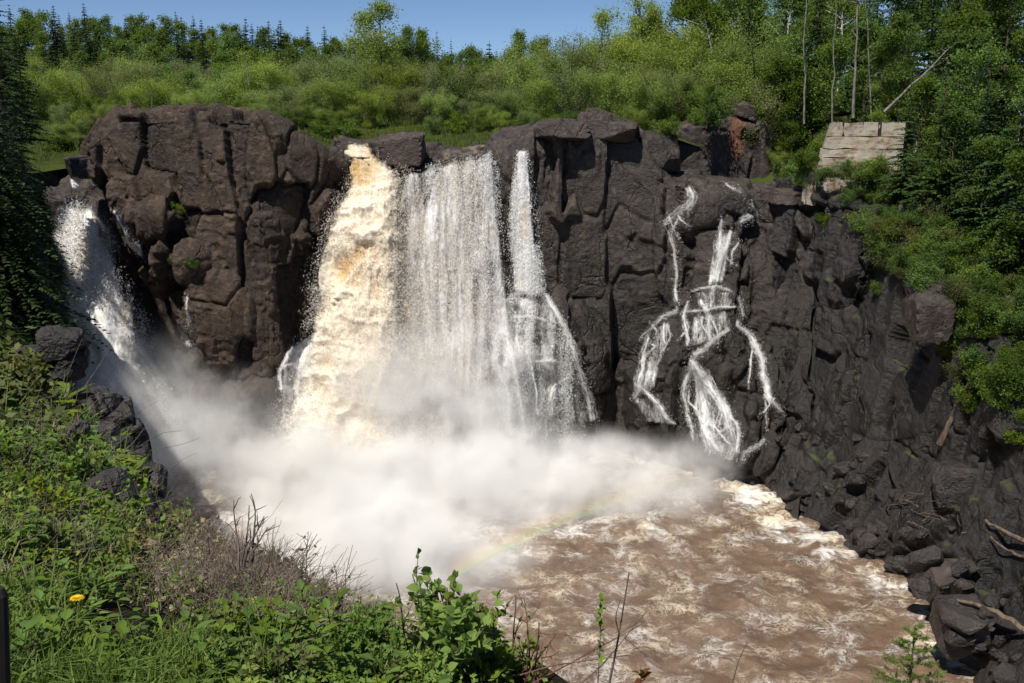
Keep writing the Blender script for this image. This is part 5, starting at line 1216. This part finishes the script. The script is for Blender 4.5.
shrub('twig_shrub', 545, 700, 60, 'bare red-brown twigs sprawling low to the right over the water', 42, 8, 1.6, M_OLIVE, .015, .006, 1, 4, M_REDTWIG, .0045, upright=.45)
def sprig(name, pts, r, label, lmat=None, n=6, L=.03, W=.01, twigm=None, seed=1, side=0, cat='twig'):
    """one stem through the given pixels at its own distance, with twigs and leaves"""
    g = np.random.default_rng(seed); P = np.array([at(*p) for p in pts]); t = np.linspace(0, len(P) - 1, 14); Q = np.stack([np.interp(t, range(len(P)), P[:, i]) for i in range(3)], -1); o0 = Q[0].copy(); Q -= o0
    e = empty(name, o0, label=label, cat=cat); sb = MB().tube(Q, np.linspace(r, r * .4, 14), 6); lb = MB()
    for k in range(side):
        i = int(g.integers(3, 12)); sb.tube(curve_pts(Q[i], unit(Q[i + 1] - Q[i]) + g.normal(size=3) * .5, np.linalg.norm(Q[-1]) * g.uniform(.15, .35), 5, g, .2), np.linspace(r * .5, r * .2, 6), 4)
    sb.build('stem', twigm or M_TWIG, parent=e)
    if lmat is not None:
        for k in range(n):
            i = int(g.integers(5, 14)); s = g.uniform(.7, 1.2); leaf_blade(lb, Q[i], g.normal(size=3) + [0, 0, .3], unit(g.normal(size=3) * .5 + [0, 0, 1]), L * s, W * s)
        lb.build('foliage', lmat, parent=e)
    return e
sprig('twig', [(606, 700, 2.7), (618, 640, 2.7), (629, 573, 2.7)], .0042, 'single stout bare twig standing upright over the brown water', seed=1, side=2)
sprig('twig', [(560, 700, 2.7), (600, 668, 2.75), (646, 612, 2.8)], .0028, 'long bent twig curving up to the right of the stout one', seed=2, side=2)
sprig('twig', [(520, 690, 2.7), (580, 658, 2.75), (642, 624, 2.8)], .0028, 'straight slanting twig crossing behind the stout upright one', seed=3, side=3, twigm=M_REDTWIG)
sprig('twig', [(520, 675, 2.7), (555, 665, 2.7), (630, 655, 2.75)], .0025, 'low nearly level twig beneath the slanting one', seed=4, side=3, twigm=M_REDTWIG)
sprig('leafy_sprig', [(597, 700, 2.6), (600, 645, 2.6), (601, 592, 2.6)], .0022, 'thin upright shoot with small green leaves left of the stout twig', M_WEED, 26, .02, .007, seed=5, side=3)
sprig('leafy_sprig', [(640, 700, 2.4), (641, 680, 2.4), (640, 664, 2.4)], .0018, 'small sprig of dark red leaves at the bottom edge', M_RED, 9, .03, .009, seed=6)
sprig('twig', [(728, 700, 2.6), (738, 662, 2.6), (748, 640, 2.6)], .002, 'short bare twig at the bottom edge over the brown water', seed=7, side=2)
# sapling
sp = np.random.default_rng(5); b = at(905, 740, 3.3); t = at(906, 625, 3.3)
sap = empty('sapling', b, label='light green young spruce tip at the lower right corner of the pool', cat='tree'); H_ = t[2] - b[2]
M_SAP = leaf_mat('sapling_needle', (.10, .15, .022), (.17, .22, .035), .3, 8.0)
MB().tube([[0, 0, 0], [0, 0, H_ * .5], [0, 0, H_]], [.006, .004, .0015], 6).build('trunk', M_TWIG, parent=sap)
nb = MB()
def needles(A_, B_, n):
    tt = sp.uniform(0, 1, n); c = A_ + (B_ - A_) * tt[:, None]; d = unit(unit(B_ - A_) * .7 + sp.normal(size=(n, 3)) * .6); ln = sp.uniform(.009, .016, (n, 1)); nb.leaves(c + d * ln * .5, d * ln * .5, unit(np.cross(d, sp.normal(size=(n, 3)))) * .0012)
needles(np.array([0, 0, H_ * .3]), np.array([0, 0, H_]), 260)
for k in range(30):
    z = H_ * (.2 + .78 * k / 30); L = .17 * (1 - k / 32) + .02; a = k * 2.4; d = np.array([math.cos(a), math.sin(a), .35]); q = np.array([0, 0, z]); needles(q, q + unit(d) * L, int(60 + 700 * L))
    for s_ in (-.6, .6): needles(q + unit(d) * L * .5, q + unit(d) * L * .5 + unit([math.cos(a + s_), math.sin(a + s_), .3]) * L * .45, int(30 + 300 * L))
nb.build('crown', M_SAP, parent=sap)
# dark post at the lower left corner
pb, pt = at(2, 760, 1.5), at(-3, 588, 1.5)
mb = MB().tube(np.array([pb + (pt - pb) * q for q in (0, .25, .5, .75, .96, 1.0)]), [.017, .0165, .016, .016, .0155, .010], 12); po = mb.build('post', M_DARKWOOD); put(po, 'dark wooden post cut off by the lower left corner', 'post')
for k, (p, kk, mt) in enumerate(SM):
    H_ = g.uniform(.14, .32) * (.6 + .4 * kk)
    shrub('shrub', 0, 0, H_ * FPX / p[1], 'small leafy shrub scattered over the grassy near bank', 700 + k, int(g.integers(5, 11)), .7, mt, .03 * (.5 + .5 * kk), .011 * (.5 + .5 * kk), 7, 4, thick=.003 * (.5 + .5 * kk), group='small shrubs on the near bank', base=p)
